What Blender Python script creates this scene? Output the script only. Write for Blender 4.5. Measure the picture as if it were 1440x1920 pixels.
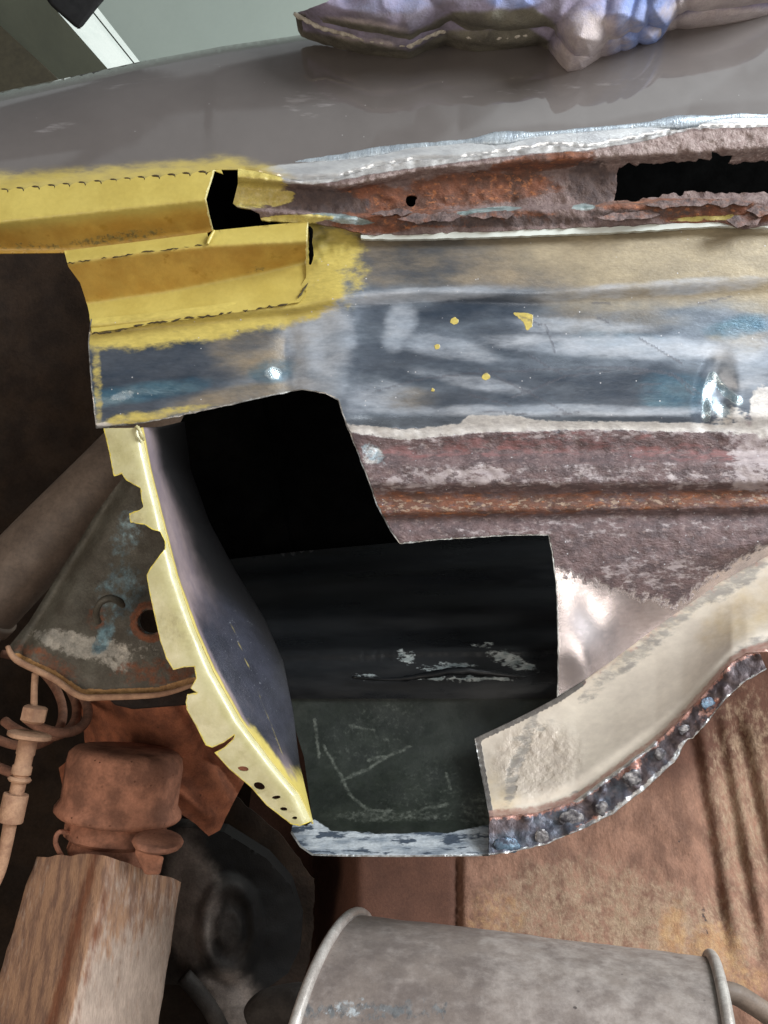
import bpy, bmesh, math, random
import numpy as np
from mathutils import Vector, Matrix, geometry
for o in list(bpy.data.objects): bpy.data.objects.remove(o, do_unlink=True)
S = bpy.context.scene
COL = S.collection
random.seed(4); RNG = np.random.RandomState(4)

# ------------------------------------------------------------------ camera, world, lamps, exposure
D = 0.60                                   # metres from the lens to the cut panel
FOV = math.radians(60)
K = 2*D*math.tan(FOV/2)/1920               # metres on the panel for one pixel of the photograph
cam = bpy.data.cameras.new('camera'); cam.sensor_fit = 'VERTICAL'; cam.angle = FOV
cam.sensor_height = 24; cam.sensor_width = 18; cam.lens = 12/math.tan(FOV/2)
cam.clip_start = 0.01; cam.clip_end = 60
co = bpy.data.objects.new('camera', cam); COL.objects.link(co)
co.location = (0, -D, 0); co.rotation_euler = (math.radians(90), 0, 0); S.camera = co
W = bpy.data.worlds.new('World'); S.world = W; W.use_nodes = True
def build_world():
    nt = W.node_tree; N = nt.nodes; L = nt.links
    g = N.new('ShaderNodeTexCoord'); sp = N.new('ShaderNodeSeparateXYZ'); L.new(g.outputs['Generated'], sp.inputs[0])
    def step(src, a, e=.012):
        r = N.new('ShaderNodeMapRange'); r.interpolation_type = 'SMOOTHSTEP'; L.new(src, r.inputs[0])
        r.inputs[1].default_value = a-e; r.inputs[2].default_value = a+e; return r.outputs[0]
    def m(op, a, b):
        x = N.new('ShaderNodeMath'); x.operation = op
        for q, i in ((a, 0), (b, 1)):
            if isinstance(q, (int, float)): x.inputs[i].default_value = q
            else: L.new(q, x.inputs[i])
        return x.outputs[0]
    X, Y, Z = sp.outputs
    def box(x0, x1, z0, z1, e=.012, lean=0.):
        xs = m('ADD', X, m('MULTIPLY', Z, lean))
        return m('MULTIPLY', m('MULTIPLY', step(xs, x0, e), m('SUBTRACT', 1, step(xs, x1, e))), m('MULTIPLY', step(Z, z0, e), m('SUBTRACT', 1, step(Z, z1, e))))
    v = .042
    for args, st in (((-.62,-.44,.1,.8,.015,-.1), .16), ((-.40,-.13,.05,.93,.015,-.12), .15), ((-.06,.19,.12,.97,.012,-.16), .27), ((.19,.9,.62,1.1,.03,.2), .26), ((.46,.9,.02,.5,.02,.0), .40), ((-1.2,1.2,-1.1,-.25,.2), .05)):  # added bright boxes out of view, shaped for reflections in the grey panel
        v = m('ADD', m('MULTIPLY', box(*args), st), v)
    v = m('MULTIPLY', v, 1.5); L.new(v, N['Background'].inputs[1])
    N['Background'].inputs[0].default_value = (0.82, 0.88, 0.90, 1)
build_world()
def area(name, loc, target, sx, sy, power, color):
    l = bpy.data.lights.new(name, 'AREA'); l.shape = 'RECTANGLE'; l.size = sx; l.size_y = sy
    l.energy = power; l.color = color
    o = bpy.data.objects.new(name, l); COL.objects.link(o); o.location = loc
    o.rotation_euler = (Vector(target)-Vector(loc)).to_track_quat('-Z', 'Y').to_euler()
    return o
area('window_light', (1.42, -0.80, 0.98), (0.08, 0, 0.0), 0.9, 0.7, 62, (0.92, 0.97, 1.0))
area('door_light', (0.75, -1.5, -0.25), (0.1, 0, -0.1), 0.8, 0.8, 9, (1.0, 0.95, 0.88))
area('warm_fill_light', (-1.0, -1.3, -0.35), (-0.15, 0, -0.1), 0.7, 0.7, 11, (1.0, 0.86, 0.72))  # added warm fill from the left, not a lamp of the place
area('wall_fill_light', (1.6, 0.7, 1.3), (-0.6, 1.9, 0.7), 0.6, 0.6, 30, (0.95, 1.0, 0.97))  # unseen lamp added to brighten the wall behind
S.view_settings.view_transform = 'Standard'; S.view_settings.look = 'None'
S.view_settings.exposure = 0; S.view_settings.gamma = 1; S.view_settings.use_curve_mapping = False
S.render.engine = 'CYCLES'

# ------------------------------------------------------------------ helpers
def at(px, py, y=0.0):
    s = K*(D+y)/D
    return ((px-720)*s, y, (960-py)*s)
def at_np(px, py, y):
    s = K*(D+y)/D
    return np.stack([(px-720)*s, y, (960-py)*s], 1)
def lin(c):
    return tuple((v/255/12.92 if v/255 <= .04045 else ((v/255+.055)/1.055)**2.4) for v in c) + (1,)
def vnoise(x, y, seed=0):
    xi = np.floor(x).astype(np.int64); yi = np.floor(y).astype(np.int64)
    fx = x-xi; fy = y-yi; fx = fx*fx*(3-2*fx); fy = fy*fy*(3-2*fy)
    def h(a, b):
        n = (a*374761393 + b*668265263 + seed*982451653) & 0xffffffff
        n = ((n ^ (n >> 13))*1274126177) & 0xffffffff
        return ((n ^ (n >> 16)) & 0xffff)/65535.0
    return (h(xi,yi)*(1-fx)+h(xi+1,yi)*fx)*(1-fy) + (h(xi,yi+1)*(1-fx)+h(xi+1,yi+1)*fx)*fy
def fbm(x, y, s, seed=0, oct=3):
    t = 0; a = 1; n = 0
    for i in range(oct):
        t = t + a*vnoise(x/s+17.3*i, y/s-9.1*i, seed+i); n += a; a *= .5; s *= .5
    return t/n
def sst(a, b, x):
    t = np.clip((x-a)/(b-a), 0, 1); return t*t*(3-2*t)
def dseg(px, py, pl):
    d = np.full(px.shape, 1e9)
    for (ax, ay), (bx, by) in zip(pl[:-1], pl[1:]):
        vx, vy = bx-ax, by-ay; L = vx*vx+vy*vy+1e-9
        t = np.clip(((px-ax)*vx+(py-ay)*vy)/L, 0, 1)
        d = np.minimum(d, np.hypot(px-ax-t*vx, py-ay-t*vy))
    return d
def inside(px, py, poly):
    r = np.zeros(px.shape, bool); n = len(poly)
    for i in range(n):
        x1, y1 = poly[i]; x2, y2 = poly[(i+1) % n]
        c = ((y1 > py) != (y2 > py)) & (px < (x2-x1)*(py-y1)/((y2-y1) if y2 != y1 else 1e-9)+x1)
        r ^= c
    return r
def sd(px, py, poly):                       # + inside
    d = dseg(px, py, list(poly)+[poly[0]]); return np.where(inside(px, py, poly), d, -d)
def ell(px, py, cx, cy, rx, ry, rot=0):
    a = math.radians(rot); c, s = math.cos(a), math.sin(a)
    u = ((px-cx)*c+(py-cy)*s)/rx; v = (-(px-cx)*s+(py-cy)*c)/ry
    return np.clip(1.5-np.sqrt(u*u+v*v), 0, 1)*1.0
def ells(px, py, L):
    m = np.zeros(px.shape)
    for e in L:
        w = e[6] if len(e) > 6 else 1
        r = e[5] if len(e) > 5 else (e[4] if len(e) > 4 and False else 0)
        m = np.maximum(m, w*sst(0, 1, ell(px, py, e[0], e[1], e[2], e[3], e[4] if len(e) > 4 else 0)))
    return m
def cv(px, pl):
    return np.interp(px, [p[0] for p in pl], [p[1] for p in pl])
def prof(curves, smooth=True):              # depth blended between curves that run across the panel
    def f(px, py):
        ys = np.stack([cv(px, c) for c, _ in curves]); dv = [d for _, d in curves]
        out = np.full(px.shape, float(dv[0]) if not callable(dv[0]) else 0.)
        for i in range(len(curves)-1):
            t = np.clip((py-ys[i])/np.maximum(ys[i+1]-ys[i], .5), 0, 1)
            if smooth: t = t*t*(3-2*t)*.6+t*.4
            out = np.where(py >= ys[i], dv[i]+(dv[i+1]-dv[i])*t, out)
        return out
    return f
def band(px, py, top, bot, soft=12):        # 1 between two curves
    return sst(-soft, soft, py-cv(px, top))*sst(-soft, soft, cv(px, bot)-py)

def link(name, me, mat, parent=None):
    o = bpy.data.objects.new(name, me); COL.objects.link(o)
    if mat is not None: me.materials.append(mat)
    if parent is not None: o.parent = parent
    return o
def smooth(me, f=True):
    me.polygons.foreach_set('use_smooth', [f]*len(me.polygons))
def thing(name, label, cat, loc=(0,0,0), group=None):
    o = bpy.data.objects.new(name, None); COL.objects.link(o); o.location = loc
    o.empty_display_size = .02
    return tag(o, label, cat, group)
def tag(o, label=None, cat=None, group=None, kind=None):
    if label: o['label'] = label
    if cat: o['category'] = cat
    if group: o['group'] = group
    if kind: o['kind'] = kind
    return o
def resample(poly, step, closed=True, jag=0, seed=0, jagfn=None):
    pts = []; n = len(poly)
    for i in range(n if closed else n-1):
        a = poly[i]; b = poly[(i+1) % n]; L = math.hypot(b[0]-a[0], b[1]-a[1])
        m = max(1, int(round(L/step)))
        for j in range(m):
            t = j/m; pts.append((a[0]+(b[0]-a[0])*t, a[1]+(b[1]-a[1])*t))
    if not closed: pts.append(poly[-1])
    if jag:
        P = np.array(pts); j = jag if jagfn is None else jag*jagfn(P[:,0], P[:,1])
        P = P + np.stack([(fbm(P[:,0], P[:,1], 14, seed+5, 3)-.5)*2.4*j, (fbm(P[:,0], P[:,1], 14, seed+50, 3)-.5)*2.4*j], 1)
        pts = [tuple(p) for p in P]
    return pts
def sheet(name, poly, depth, mat, parent=None, step=5, holes=(), thick=.0012, jag=0, jagfn=None, holejag=0, masks={}, edge=True, seed=0):
    """A pressed sheet of metal: outline + holes, real depth everywhere, real thickness, cut edges."""
    loops = [resample(poly, step, True, jag, seed, jagfn)] + [resample(h, min(step, 4), True, holejag, seed+9) for h in holes]
    xs = [p[0] for p in loops[0]]; ys = [p[1] for p in loops[0]]
    gx, gy = np.meshgrid(np.arange(min(xs), max(xs), step), np.arange(min(ys), max(ys), step))
    gx = gx.astype(float); gx[1::2] += step*.5
    gx = gx.ravel(); gy = gy.ravel().astype(float)
    gx += RNG.uniform(-.2, .2, gx.shape)*step; gy += RNG.uniform(-.2, .2, gy.shape)*step
    ok = inside(gx, gy, loops[0]) & (dseg(gx, gy, loops[0]+[loops[0][0]]) > step*.55)
    for h in loops[1:]:
        ok &= ~inside(gx, gy, h) & (dseg(gx, gy, h+[h[0]]) > step*.55)
    verts = []; edges = []
    for l in loops:
        b = len(verts); verts += [Vector(p) for p in l]; edges += [(b+i, b+(i+1) % len(l)) for i in range(len(l))]
    verts += [Vector((x, y)) for x, y in zip(gx[ok], gy[ok])]
    V, E, F, *_ = geometry.delaunay_2d_cdt(verts, edges, [], 0, 1e-4)
    P = np.array([tuple(v) for v in V]); F = np.array([tuple(f) for f in F])
    c = P[F].mean(1); keep = inside(c[:,0], c[:,1], loops[0])
    for h in loops[1:]: keep &= ~inside(c[:,0], c[:,1], h)
    F = F[keep]
    a = P[F]; ar = (a[:,1,0]-a[:,0,0])*(a[:,2,1]-a[:,0,1])-(a[:,2,0]-a[:,0,0])*(a[:,1,1]-a[:,0,1])
    F[ar < 0] = F[ar < 0][:, ::-1]          # y runs down: consistent winding
    F = F[:, ::-1]
    px, py = P[:,0], P[:,1]; y = depth(px, py) + np.zeros(len(px))
    n = len(P); front = at_np(px, py, y); back = front + np.array([0, thick, 0])
    ed = {}
    for f in F:
        for i in range(3):
            e = (int(f[i]), int(f[(i+1) % 3])); k = (min(e), max(e)); ed.setdefault(k, []).append(e)
    rim = [v[0] for v in ed.values() if len(v) == 1]
    co_ = [front, back]; faces = [tuple(int(i) for i in f) for f in F] + [tuple(int(i)+n for i in f[::-1]) for f in F]
    rv = []; base = 2*n; src = []
    for i, (p, q) in enumerate(rim):
        rv += [front[p], front[q], back[q], back[p]]; src += [p, q, q, p]
        faces.append((base+4*i+1, base+4*i, base+4*i+3, base+4*i+2))
    if rv: co_.append(np.array(rv))
    co_ = np.concatenate(co_)
    me = bpy.data.meshes.new(name); me.from_pydata(co_.tolist(), [], faces); me.update(); smooth(me)
    idx = np.concatenate([np.arange(n), np.arange(n), np.array(src, int)])
    for k, fn in masks.items():
        at_ = me.attributes.new(k, 'FLOAT', 'POINT')
        at_.data.foreach_set('value', np.asarray(np.clip(fn(px, py), 0, 1)+0*px, np.float32)[idx])
    return link(name, me, mat, parent)
def resamp_n(pl, n):
    P = np.array(pl, float); d = np.r_[0, np.cumsum(np.linalg.norm(np.diff(P[:, :2], axis=0), axis=1))]
    t = np.linspace(0, d[-1], n); return np.stack([np.interp(t, d, P[:, i]) for i in range(3)], 1)
def loft(name, rails, mat, parent=None, n=120, m=40, masks={}, thick=.0012):
    """surface through several rails given as (px, py, depth) lists"""
    R = [resamp_n(r, n) for r in rails]; T = np.linspace(0, len(R)-1, m); rows = []
    for t in T:
        i = min(int(t), len(R)-2); f = t-i
        p0 = R[max(i-1, 0)]; p1 = R[i]; p2 = R[i+1]; p3 = R[min(i+2, len(R)-1)]
        rows.append(.5*((2*p1)+(-p0+p2)*f+(2*p0-5*p1+4*p2-p3)*f*f+(-p0+3*p1-3*p2+p3)*f**3))
    P = np.concatenate(rows); V = at_np(P[:,0], P[:,1], P[:,2]); N = len(V)
    faces = [(r*n+c, r*n+c+1, (r+1)*n+c+1, (r+1)*n+c) for r in range(m-1) for c in range(n-1)]
    me = bpy.data.meshes.new(name); me.from_pydata(V.tolist(), [], faces); me.update(); smooth(me)
    for k, fn in masks.items():
        a_ = me.attributes.new(k, 'FLOAT', 'POINT')
        a_.data.foreach_set('value', np.asarray(np.clip(fn(P[:,0], P[:,1], np.repeat(T/(len(R)-1), n)), 0, 1)+0*P[:,0], np.float32))
    o = link(name, me, mat, parent)
    s = o.modifiers.new('thickness', 'SOLIDIFY'); s.thickness = thick; s.offset = 0
    return o
def tube(name, pts, rad, mat, parent=None, seg=14, sub=6, cap=True, wob=0, flat=1.0):
    P = [Vector(p) for p in pts]
    R = rad if isinstance(rad, (list, tuple)) else [rad]*len(P)
    C = []; RR = []
    for i in range(len(P)-1):
        p0 = P[max(i-1,0)]; p1 = P[i]; p2 = P[i+1]; p3 = P[min(i+2, len(P)-1)]
        for j in range(sub):
            f = j/sub
            C.append(.5*((2*p1)+(-p0+p2)*f+(2*p0-5*p1+4*p2-p3)*f*f+(-p0+3*p1-3*p2+p3)*f**3)); RR.append(R[i]+(R[i+1]-R[i])*f)
    C.append(P[-1]); RR.append(R[-1])
    vs = []; fs = []; up = None
    for i, c in enumerate(C):
        t = (C[min(i+1, len(C)-1)]-C[max(i-1, 0)]).normalized()
        if up is None:
            up = Vector((0,1,0)) if abs(t.y) < .9 else Vector((1,0,0))
        u = (up-t*up.dot(t)).normalized(); v = t.cross(u); up = u
        for k in range(seg):
            a = 2*math.pi*k/seg; r = RR[i]*(1+wob*random.uniform(-1, 1))
            vs.append(c+u*math.cos(a)*r*flat+v*math.sin(a)*r)
    for i in range(len(C)-1):
        for k in range(seg):
            fs.append((i*seg+k, i*seg+(k+1) % seg, (i+1)*seg+(k+1) % seg, (i+1)*seg+k))
    if cap:
        fs.append(tuple(range(seg))[::-1]); fs.append(tuple((len(C)-1)*seg+k for k in range(seg)))
    me = bpy.data.meshes.new(name); me.from_pydata(vs, [], fs); me.update(); smooth(me)
    return link(name, me, mat, parent)
def lathe(name, prof_, axis_o, axis_d, mat, parent=None, seg=56, sx=1.0, dent=0):
    d = Vector(axis_d).normalized(); u = d.orthogonal().normalized(); v = d.cross(u); o = Vector(axis_o)
    vs = []; fs = []
    for r, h in prof_:
        for k in range(seg):
            a = 2*math.pi*k/seg; rr = r*(1+dent*random.uniform(-1, 1))
            vs.append(o+d*h+(u*math.cos(a)+v*math.sin(a)*sx)*rr)
    for i in range(len(prof_)-1):
        for k in range(seg):
            fs.append((i*seg+k, i*seg+(k+1) % seg, (i+1)*seg+(k+1) % seg, (i+1)*seg+k))
    me = bpy.data.meshes.new(name); me.from_pydata(vs, [], fs); me.update()
    b = bmesh.new(); b.from_mesh(me); bmesh.ops.recalc_face_normals(b, faces=b.faces); b.to_mesh(me); b.free()
    smooth(me); o_ = link(name, me, mat, parent)
    m_ = o_.modifiers.new('edges', 'EDGE_SPLIT'); m_.split_angle = math.radians(50)
    return o_
def solid(name, front, back, mat, parent=None, bevel=.002, sub=0):
    n = len(front); vs = list(front)+list(back)
    fs = [tuple(range(n))[::-1], tuple(range(n, 2*n))]+[(i, (i+1) % n, n+(i+1) % n, n+i) for i in range(n)]
    me = bpy.data.meshes.new(name); b = bmesh.new()
    bv = [b.verts.new(v) for v in vs]
    for f in fs: b.faces.new([bv[i] for i in f])
    bmesh.ops.recalc_face_normals(b, faces=b.faces)
    if bevel: bmesh.ops.bevel(b, geom=list(b.edges), offset=bevel, segments=3, profile=.6, affect='EDGES')
    b.to_mesh(me); b.free(); smooth(me); o = link(name, me, mat, parent)
    m_ = o.modifiers.new('edges', 'EDGE_SPLIT'); m_.split_angle = math.radians(40)
    return o
def blob(name, c, r, mat, parent=None, flat=.5, seed=0, rough=.25, sx=1, sz=1):
    b = bmesh.new(); bmesh.ops.create_icosphere(b, subdivisions=4, radius=1)
    rn = np.random.RandomState(seed); off = rn.uniform(0, 50, 3)
    for v in b.verts:
        p = v.co; n_ = float(fbm(np.array([p.x*1.0+off[0]+p.y]), np.array([p.z+off[1]-p.y*.7]), .7, seed, 3)[0])
        q = p*(1+(n_-.5)*2*rough*1.6)
        v.co = Vector(c)+Vector((q.x*r*sx, q.y*r*flat, q.z*r*sz))
    me = bpy.data.meshes.new(name); b.to_mesh(me); b.free(); smooth(me); return link(name, me, mat, parent)

# ------------------------------------------------------------------ materials (all node based)
def layered(name, c1, c2, px=40, rough=.5, metal=0., bump=.3, bpx=5, stretch=(1,1,1), layers=(), coat=0, coatr=.08, con=(.35,.65), rot=0, detail=6, spec=.5, fleck=None, fa=.22):
    m = bpy.data.materials.new(name); m.use_nodes = True; nt = m.node_tree; N = nt.nodes; L = nt.links
    bs = N['Principled BSDF']; tc = N.new('ShaderNodeTexCoord'); seed = [abs(hash_(name)) % 97]
    def noise(px, st=(1,1,1), rot=0, det=6, ro=.6):
        mp = N.new('ShaderNodeMapping'); mp.inputs['Scale'].default_value = st
        seed[0] += 1; mp.inputs['Location'].default_value = (seed[0]*1.37, seed[0]*.71, seed[0]*.33)
        mp.inputs['Rotation'].default_value = (0, math.radians(rot), 0); mp.vector_type = 'POINT'
        L.new(tc.outputs['Object'], mp.inputs[0])
        n = N.new('ShaderNodeTexNoise'); n.inputs['Scale'].default_value = 1/(px*K); n.inputs['Detail'].default_value = det
        n.inputs['Roughness'].default_value = ro
        L.new(mp.outputs[0], n.inputs['Vector']); return n.outputs[0]
    def mr(src, a, b, c=0, d=1, sm=True):
        r = N.new('ShaderNodeMapRange'); r.interpolation_type = 'SMOOTHSTEP' if sm else 'LINEAR'
        L.new(src, r.inputs[0]); r.inputs[1].default_value = a; r.inputs[2].default_value = b
        r.inputs[3].default_value = c; r.inputs[4].default_value = d; return r.outputs[0]
    def mixc(f, a, b):
        x = N.new('ShaderNodeMix'); x.data_type = 'RGBA'
        L.new(f, x.inputs[0])
        for s, i in ((a, 6), (b, 7)):
            if isinstance(s, tuple): x.inputs[i].default_value = s
            else: L.new(s, x.inputs[i])
        return x.outputs[2]
    def math_(op, a, b=None):
        x = N.new('ShaderNodeMath'); x.operation = op
        for s, i in ((a, 0), (b, 1)):
            if s is None: continue
            if isinstance(s, (int, float)): x.inputs[i].default_value = s
            else: L.new(s, x.inputs[i])
        return x.outputs[0]
    def mixf(f, a, b):
        x = N.new('ShaderNodeMix'); L.new(f, x.inputs[0])
        for s, i in ((a, 2), (b, 3)):
            if isinstance(s, (int, float)): x.inputs[i].default_value = s
            else: L.new(s, x.inputs[i])
        return x.outputs[0]
    col = mixc(mr(noise(px, stretch, rot, detail), *con), lin(c1), lin(c2))
    fine = noise(max(px*.1, 3.5), stretch, rot, 3)
    R = mr(noise(px*.6, stretch, rot), .3, .7, max(rough-.1, .03), min(rough+.1, 1)); Mt = metal
    H = math_('MULTIPLY', noise(bpx, stretch, rot, 4), bump)
    for l in layers:
        a = N.new('ShaderNodeAttribute'); a.attribute_name = l['a']
        nz = noise(l.get('px', 18), l.get('st', (1,1,1)), l.get('rot', 0), 7, .65)
        amt = l.get('amt', .7); sh = l.get('sh', .12)
        f0 = math_('ADD', a.outputs['Fac'], math_('MULTIPLY', math_('SUBTRACT', nz, .5), amt*2))
        f = mr(f0, .5-sh, .5+sh)
        f = math_('MULTIPLY', f, mr(a.outputs['Fac'], .01, max(.12, sh*.8)))
        if 'op' in l: f = math_('MULTIPLY', f, l['op'])
        lc = mixc(mr(noise(l.get('cpx', l.get('px', 18)*1.3), l.get('st', (1,1,1)), l.get('rot', 0)), .34, .66), lin(l['c1']), lin(l['c2']))
        if 'c3' in l: lc = mixc(mr(noise(l.get('c3px', 8), l.get('st', (1,1,1))), *l.get('c3r', (.55, .68))), lc, lin(l['c3']))
        col = mixc(f, col, lc)
        R = mixf(f, R, l.get('r', .6)); Mt = mixf(f, Mt, l.get('m', 0.))
        hb = math_('ADD', math_('MULTIPLY', noise(l.get('bpx', 4), l.get('st', (1,1,1)), 0, 4), l.get('b', .3)), l.get('h', 0.))
        H = mixf(f, H, hb)
    col2 = N.new('ShaderNodeMix'); col2.data_type = 'RGBA'; col2.blend_type = 'MULTIPLY'; col2.inputs[0].default_value = 1
    g = N.new('ShaderNodeCombineColor'); v = mr(fine, .25, .75, 1-fa, 1+fa*.85, False)
    for i in range(3): L.new(v, g.inputs[i])
    L.new(col, col2.inputs[6]); L.new(g.outputs[0], col2.inputs[7])
    out = col2.outputs[2]
    if fleck:
        vo = N.new('ShaderNodeTexVoronoi'); vo.inputs['Scale'].default_value = 1/(fleck[1]*K); L.new(tc.outputs['Object'], vo.inputs['Vector'])
        ff = mr(vo.outputs['Distance'], fleck[2], fleck[2]*.6)
        ff = math_('MULTIPLY', ff, mr(noise(fleck[1]*2.5), .5, .56)); out = mixc(ff, out, lin(fleck[0]))
    L.new(out, bs.inputs['Base Color'])
    L.new(R, bs.inputs['Roughness'])
    if isinstance(Mt, (int, float)): bs.inputs['Metallic'].default_value = Mt
    else: L.new(Mt, bs.inputs['Metallic'])
    bs.inputs['Specular IOR Level'].default_value = spec
    bs.inputs['Coat Weight'].default_value = coat; bs.inputs['Coat IOR'].default_value = 2.1; bs.inputs['Coat Roughness'].default_value = coatr
    bp = N.new('ShaderNodeBump'); bp.inputs['Distance'].default_value = .0012; bp.inputs['Strength'].default_value = .9
    L.new(H, bp.inputs['Height']); L.new(bp.outputs[0], bs.inputs['Normal'])
    return m
def hash_(s):
    h = 7
    for c in s: h = (h*31+ord(c)) & 0xffff
    return h

YEL = dict(c1=(190,172,92), c2=(178,160,84))
L_yellow = dict(a='yellow', px=12, amt=.45, sh=.12, st=(.35,1,1), r=.42, b=.12, h=.15, cpx=60, **YEL)
L_edge = dict(a='edge', c1=(190,190,188), c2=(120,116,112), px=10, amt=.35, sh=.1, r=.35, m=.7, b=.2)
RUSTO = dict(c1=(124,78,58), c2=(88,62,52), c3=(156,100,66), c3px=8, cpx=22)
RUSTP = dict(c1=(108,88,88), c2=(82,68,70), c3=(130,112,110), c3px=7)

M = {}
M['grey'] = layered('grey_paint', (99,93,91), (95,89,87), fa=0.04, px=260, rough=.45, bump=.0, bpx=3, coat=1, coatr=.06, fleck=((150,146,146), 30, .05), layers=(
    dict(a='haze', c1=(126,120,118), c2=(140,134,134), px=26, amt=.75, sh=.12, st=(.4,1,2.2), rot=15, r=.5, op=.6),
    dict(a='sand', c1=(202,204,206), c2=(176,178,182), px=16, amt=.35, sh=.15, st=(.4,1,1.6), r=.38, m=.45, b=.25, bpx=3),
    dict(L_yellow, amt=.9, px=16, sh=.6), L_edge))
M['yellow'] = layered('yellow_primer', (186,168,90), (175,156,80), fa=0.06, px=90, rough=.4, bump=.08, bpx=9, spec=.45, layers=(
    dict(a='ochre', c1=(188,150,70), c2=(170,130,56), px=40, amt=.4, sh=.6, r=.4, b=.12, c3=(160,120,44), c3px=30, c3r=(.6,.7)),  # deeper tone of the down-facing folds, shade and bounce put into the colour
    dict(a='dirt', c1=(110,96,56), c2=(150,130,70), px=9, amt=.6, sh=.1, r=.6, b=.3),
    dict(L_edge, c1=(236,226,170), c2=(215,200,130), m=.1)))
M['rust'] = layered('rust_flange', (104,86,84), (126,108,104), px=16, rough=.8, bump=1.1, bpx=5, layers=(
    dict(a='crust', c1=(158,142,138), c2=(128,110,106), px=14, amt=.6, sh=.2, r=.8, b=1.6, bpx=7, c3=(176,162,158), c3px=6, c3r=(.58,.68)),
    dict(a='orange', px=18, amt=.55, sh=.16, r=.85, b=1.2, bpx=5, st=(.6,1,1), **RUSTO),
    dict(a='dark', c1=(74,62,62), c2=(92,76,72), px=14, amt=.6, sh=.14, r=.8, b=1.0, bpx=5),
    dict(a='white', c1=(184,182,180), c2=(160,158,158), px=14, amt=.4, sh=.1, st=(.5,1,1), r=.45, m=.2, b=.2),
    dict(a='teal', c1=(96,112,112), c2=(150,160,160), px=12, amt=.6, sh=.1, st=(.4,1,1.5), r=.5, b=.6),
    dict(L_yellow, amt=.7, px=10, c1=(196,182,110), c2=(170,152,80))))
M['panel'] = layered('heat_tinted_steel', (118,127,138), (92,100,112), fa=0.16, px=60, rough=.34, metal=.4, bump=.12, bpx=4, stretch=(.45,1,1.2), fleck=((190,190,194), 16, .10), layers=(
    dict(a='olive', c1=(132,118,98), c2=(92,86,78), px=40, amt=.5, sh=.5, st=(.45,1,1), r=.5, m=.1, b=.3, cpx=40),
    dict(a='tan', c1=(160,146,120), c2=(134,122,100), px=40, amt=.5, sh=.6, st=(.45,1,1), r=.5, m=.1, b=.25, cpx=60),
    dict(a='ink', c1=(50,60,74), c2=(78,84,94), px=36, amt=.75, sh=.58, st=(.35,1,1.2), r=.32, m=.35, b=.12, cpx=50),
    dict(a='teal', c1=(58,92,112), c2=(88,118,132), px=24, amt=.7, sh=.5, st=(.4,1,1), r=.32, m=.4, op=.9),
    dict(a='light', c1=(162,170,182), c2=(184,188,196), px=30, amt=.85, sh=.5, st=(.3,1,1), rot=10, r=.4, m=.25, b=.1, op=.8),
    dict(a='rustp', px=14, amt=.55, sh=.12, st=(.55,1,1), r=.7, b=1.1, bpx=4, **RUSTP),
    dict(a='red', c1=(132,88,86), c2=(116,82,82), px=14, amt=1.1, sh=.22, st=(.35,1,1), r=.75, b=.8, op=.8),
    dict(a='pale', c1=(170,158,158), c2=(150,138,140), px=13, amt=1.1, sh=.18, st=(.5,1,1), r=.5, b=.4, op=.9),
    dict(a='orange', px=14, amt=.8, sh=.2, st=(.4,1,1), r=.8, b=1.4, bpx=5, **RUSTO),
    dict(a='pale2', c1=(166,144,124), c2=(150,128,112), px=7, amt=1.3, sh=.08, st=(.5,1,1), r=.7, b=.8, op=.7),
    dict(a='bare', c1=(208,194,192), c2=(188,178,178), px=16, amt=.75, sh=.14, r=.27, m=.8, b=.10, bpx=2.2, cpx=80, st=(1,1,.75)),
    dict(a='white', c1=(206,202,198), c2=(184,180,178), px=9, amt=.55, sh=.14, r=.45, m=.2, b=.2, st=(.6,1,1)),
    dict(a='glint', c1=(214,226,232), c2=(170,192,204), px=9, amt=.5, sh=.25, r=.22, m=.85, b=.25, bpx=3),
    dict(L_yellow, px=16, amt=.8, sh=.34, st=(.5,1,1)),
    dict(a='spots', px=10, amt=.05, sh=.1, r=.42, b=.1, h=.2, **YEL),
    dict(a='scratch', c1=(70,70,80), c2=(82,82,90), px=10, amt=.3, sh=.45, r=.4, m=.2, op=.55),
    L_edge))
M['cream'] = layered('bare_pale_steel', (210,200,186), (194,184,172), fa=0.08, px=110, rough=.4, metal=.1, bump=.08, bpx=4, stretch=(.6,1,1), layers=(
    dict(a='tan', c1=(190,172,142), c2=(174,156,130), px=40, amt=.5, sh=.35, r=.5, b=.1),
    dict(a='dents', c1=(196,184,170), c2=(186,174,162), px=18, amt=.2, sh=.4, r=.42, m=.15, b=1.3, bpx=13),
    dict(a='smut', c1=(118,114,112), c2=(140,136,130), px=14, amt=.8, sh=.2, r=.5, op=.8, st=(.4,1,1), rot=-38),
    dict(a='seal', c1=(84,80,78), c2=(104,100,96), px=10, amt=.25, sh=.15, r=.6, b=.4),
    dict(a='pink', c1=(160,112,100), c2=(186,150,138), px=14, amt=.5, sh=.2, r=.4, m=.3, op=.8),
    L_edge))
M['flange'] = layered('heat_blued_flange', (70,62,66), (96,84,86), px=22, rough=.52, metal=.45, bump=.5, bpx=5, layers=(
    dict(a='blue', c1=(74,84,102), c2=(100,114,128), px=14, amt=.9, sh=.4, r=.35, m=.6, b=.4, op=.55),
    dict(a='copper', c1=(160,110,96), c2=(190,150,140), px=10, amt=.8, sh=.16, r=.4, m=.5),
    dict(a='silver', c1=(206,206,206), c2=(170,170,174), px=10, amt=.6, sh=.12, r=.3, m=.8, b=.5),
    L_edge))
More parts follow.
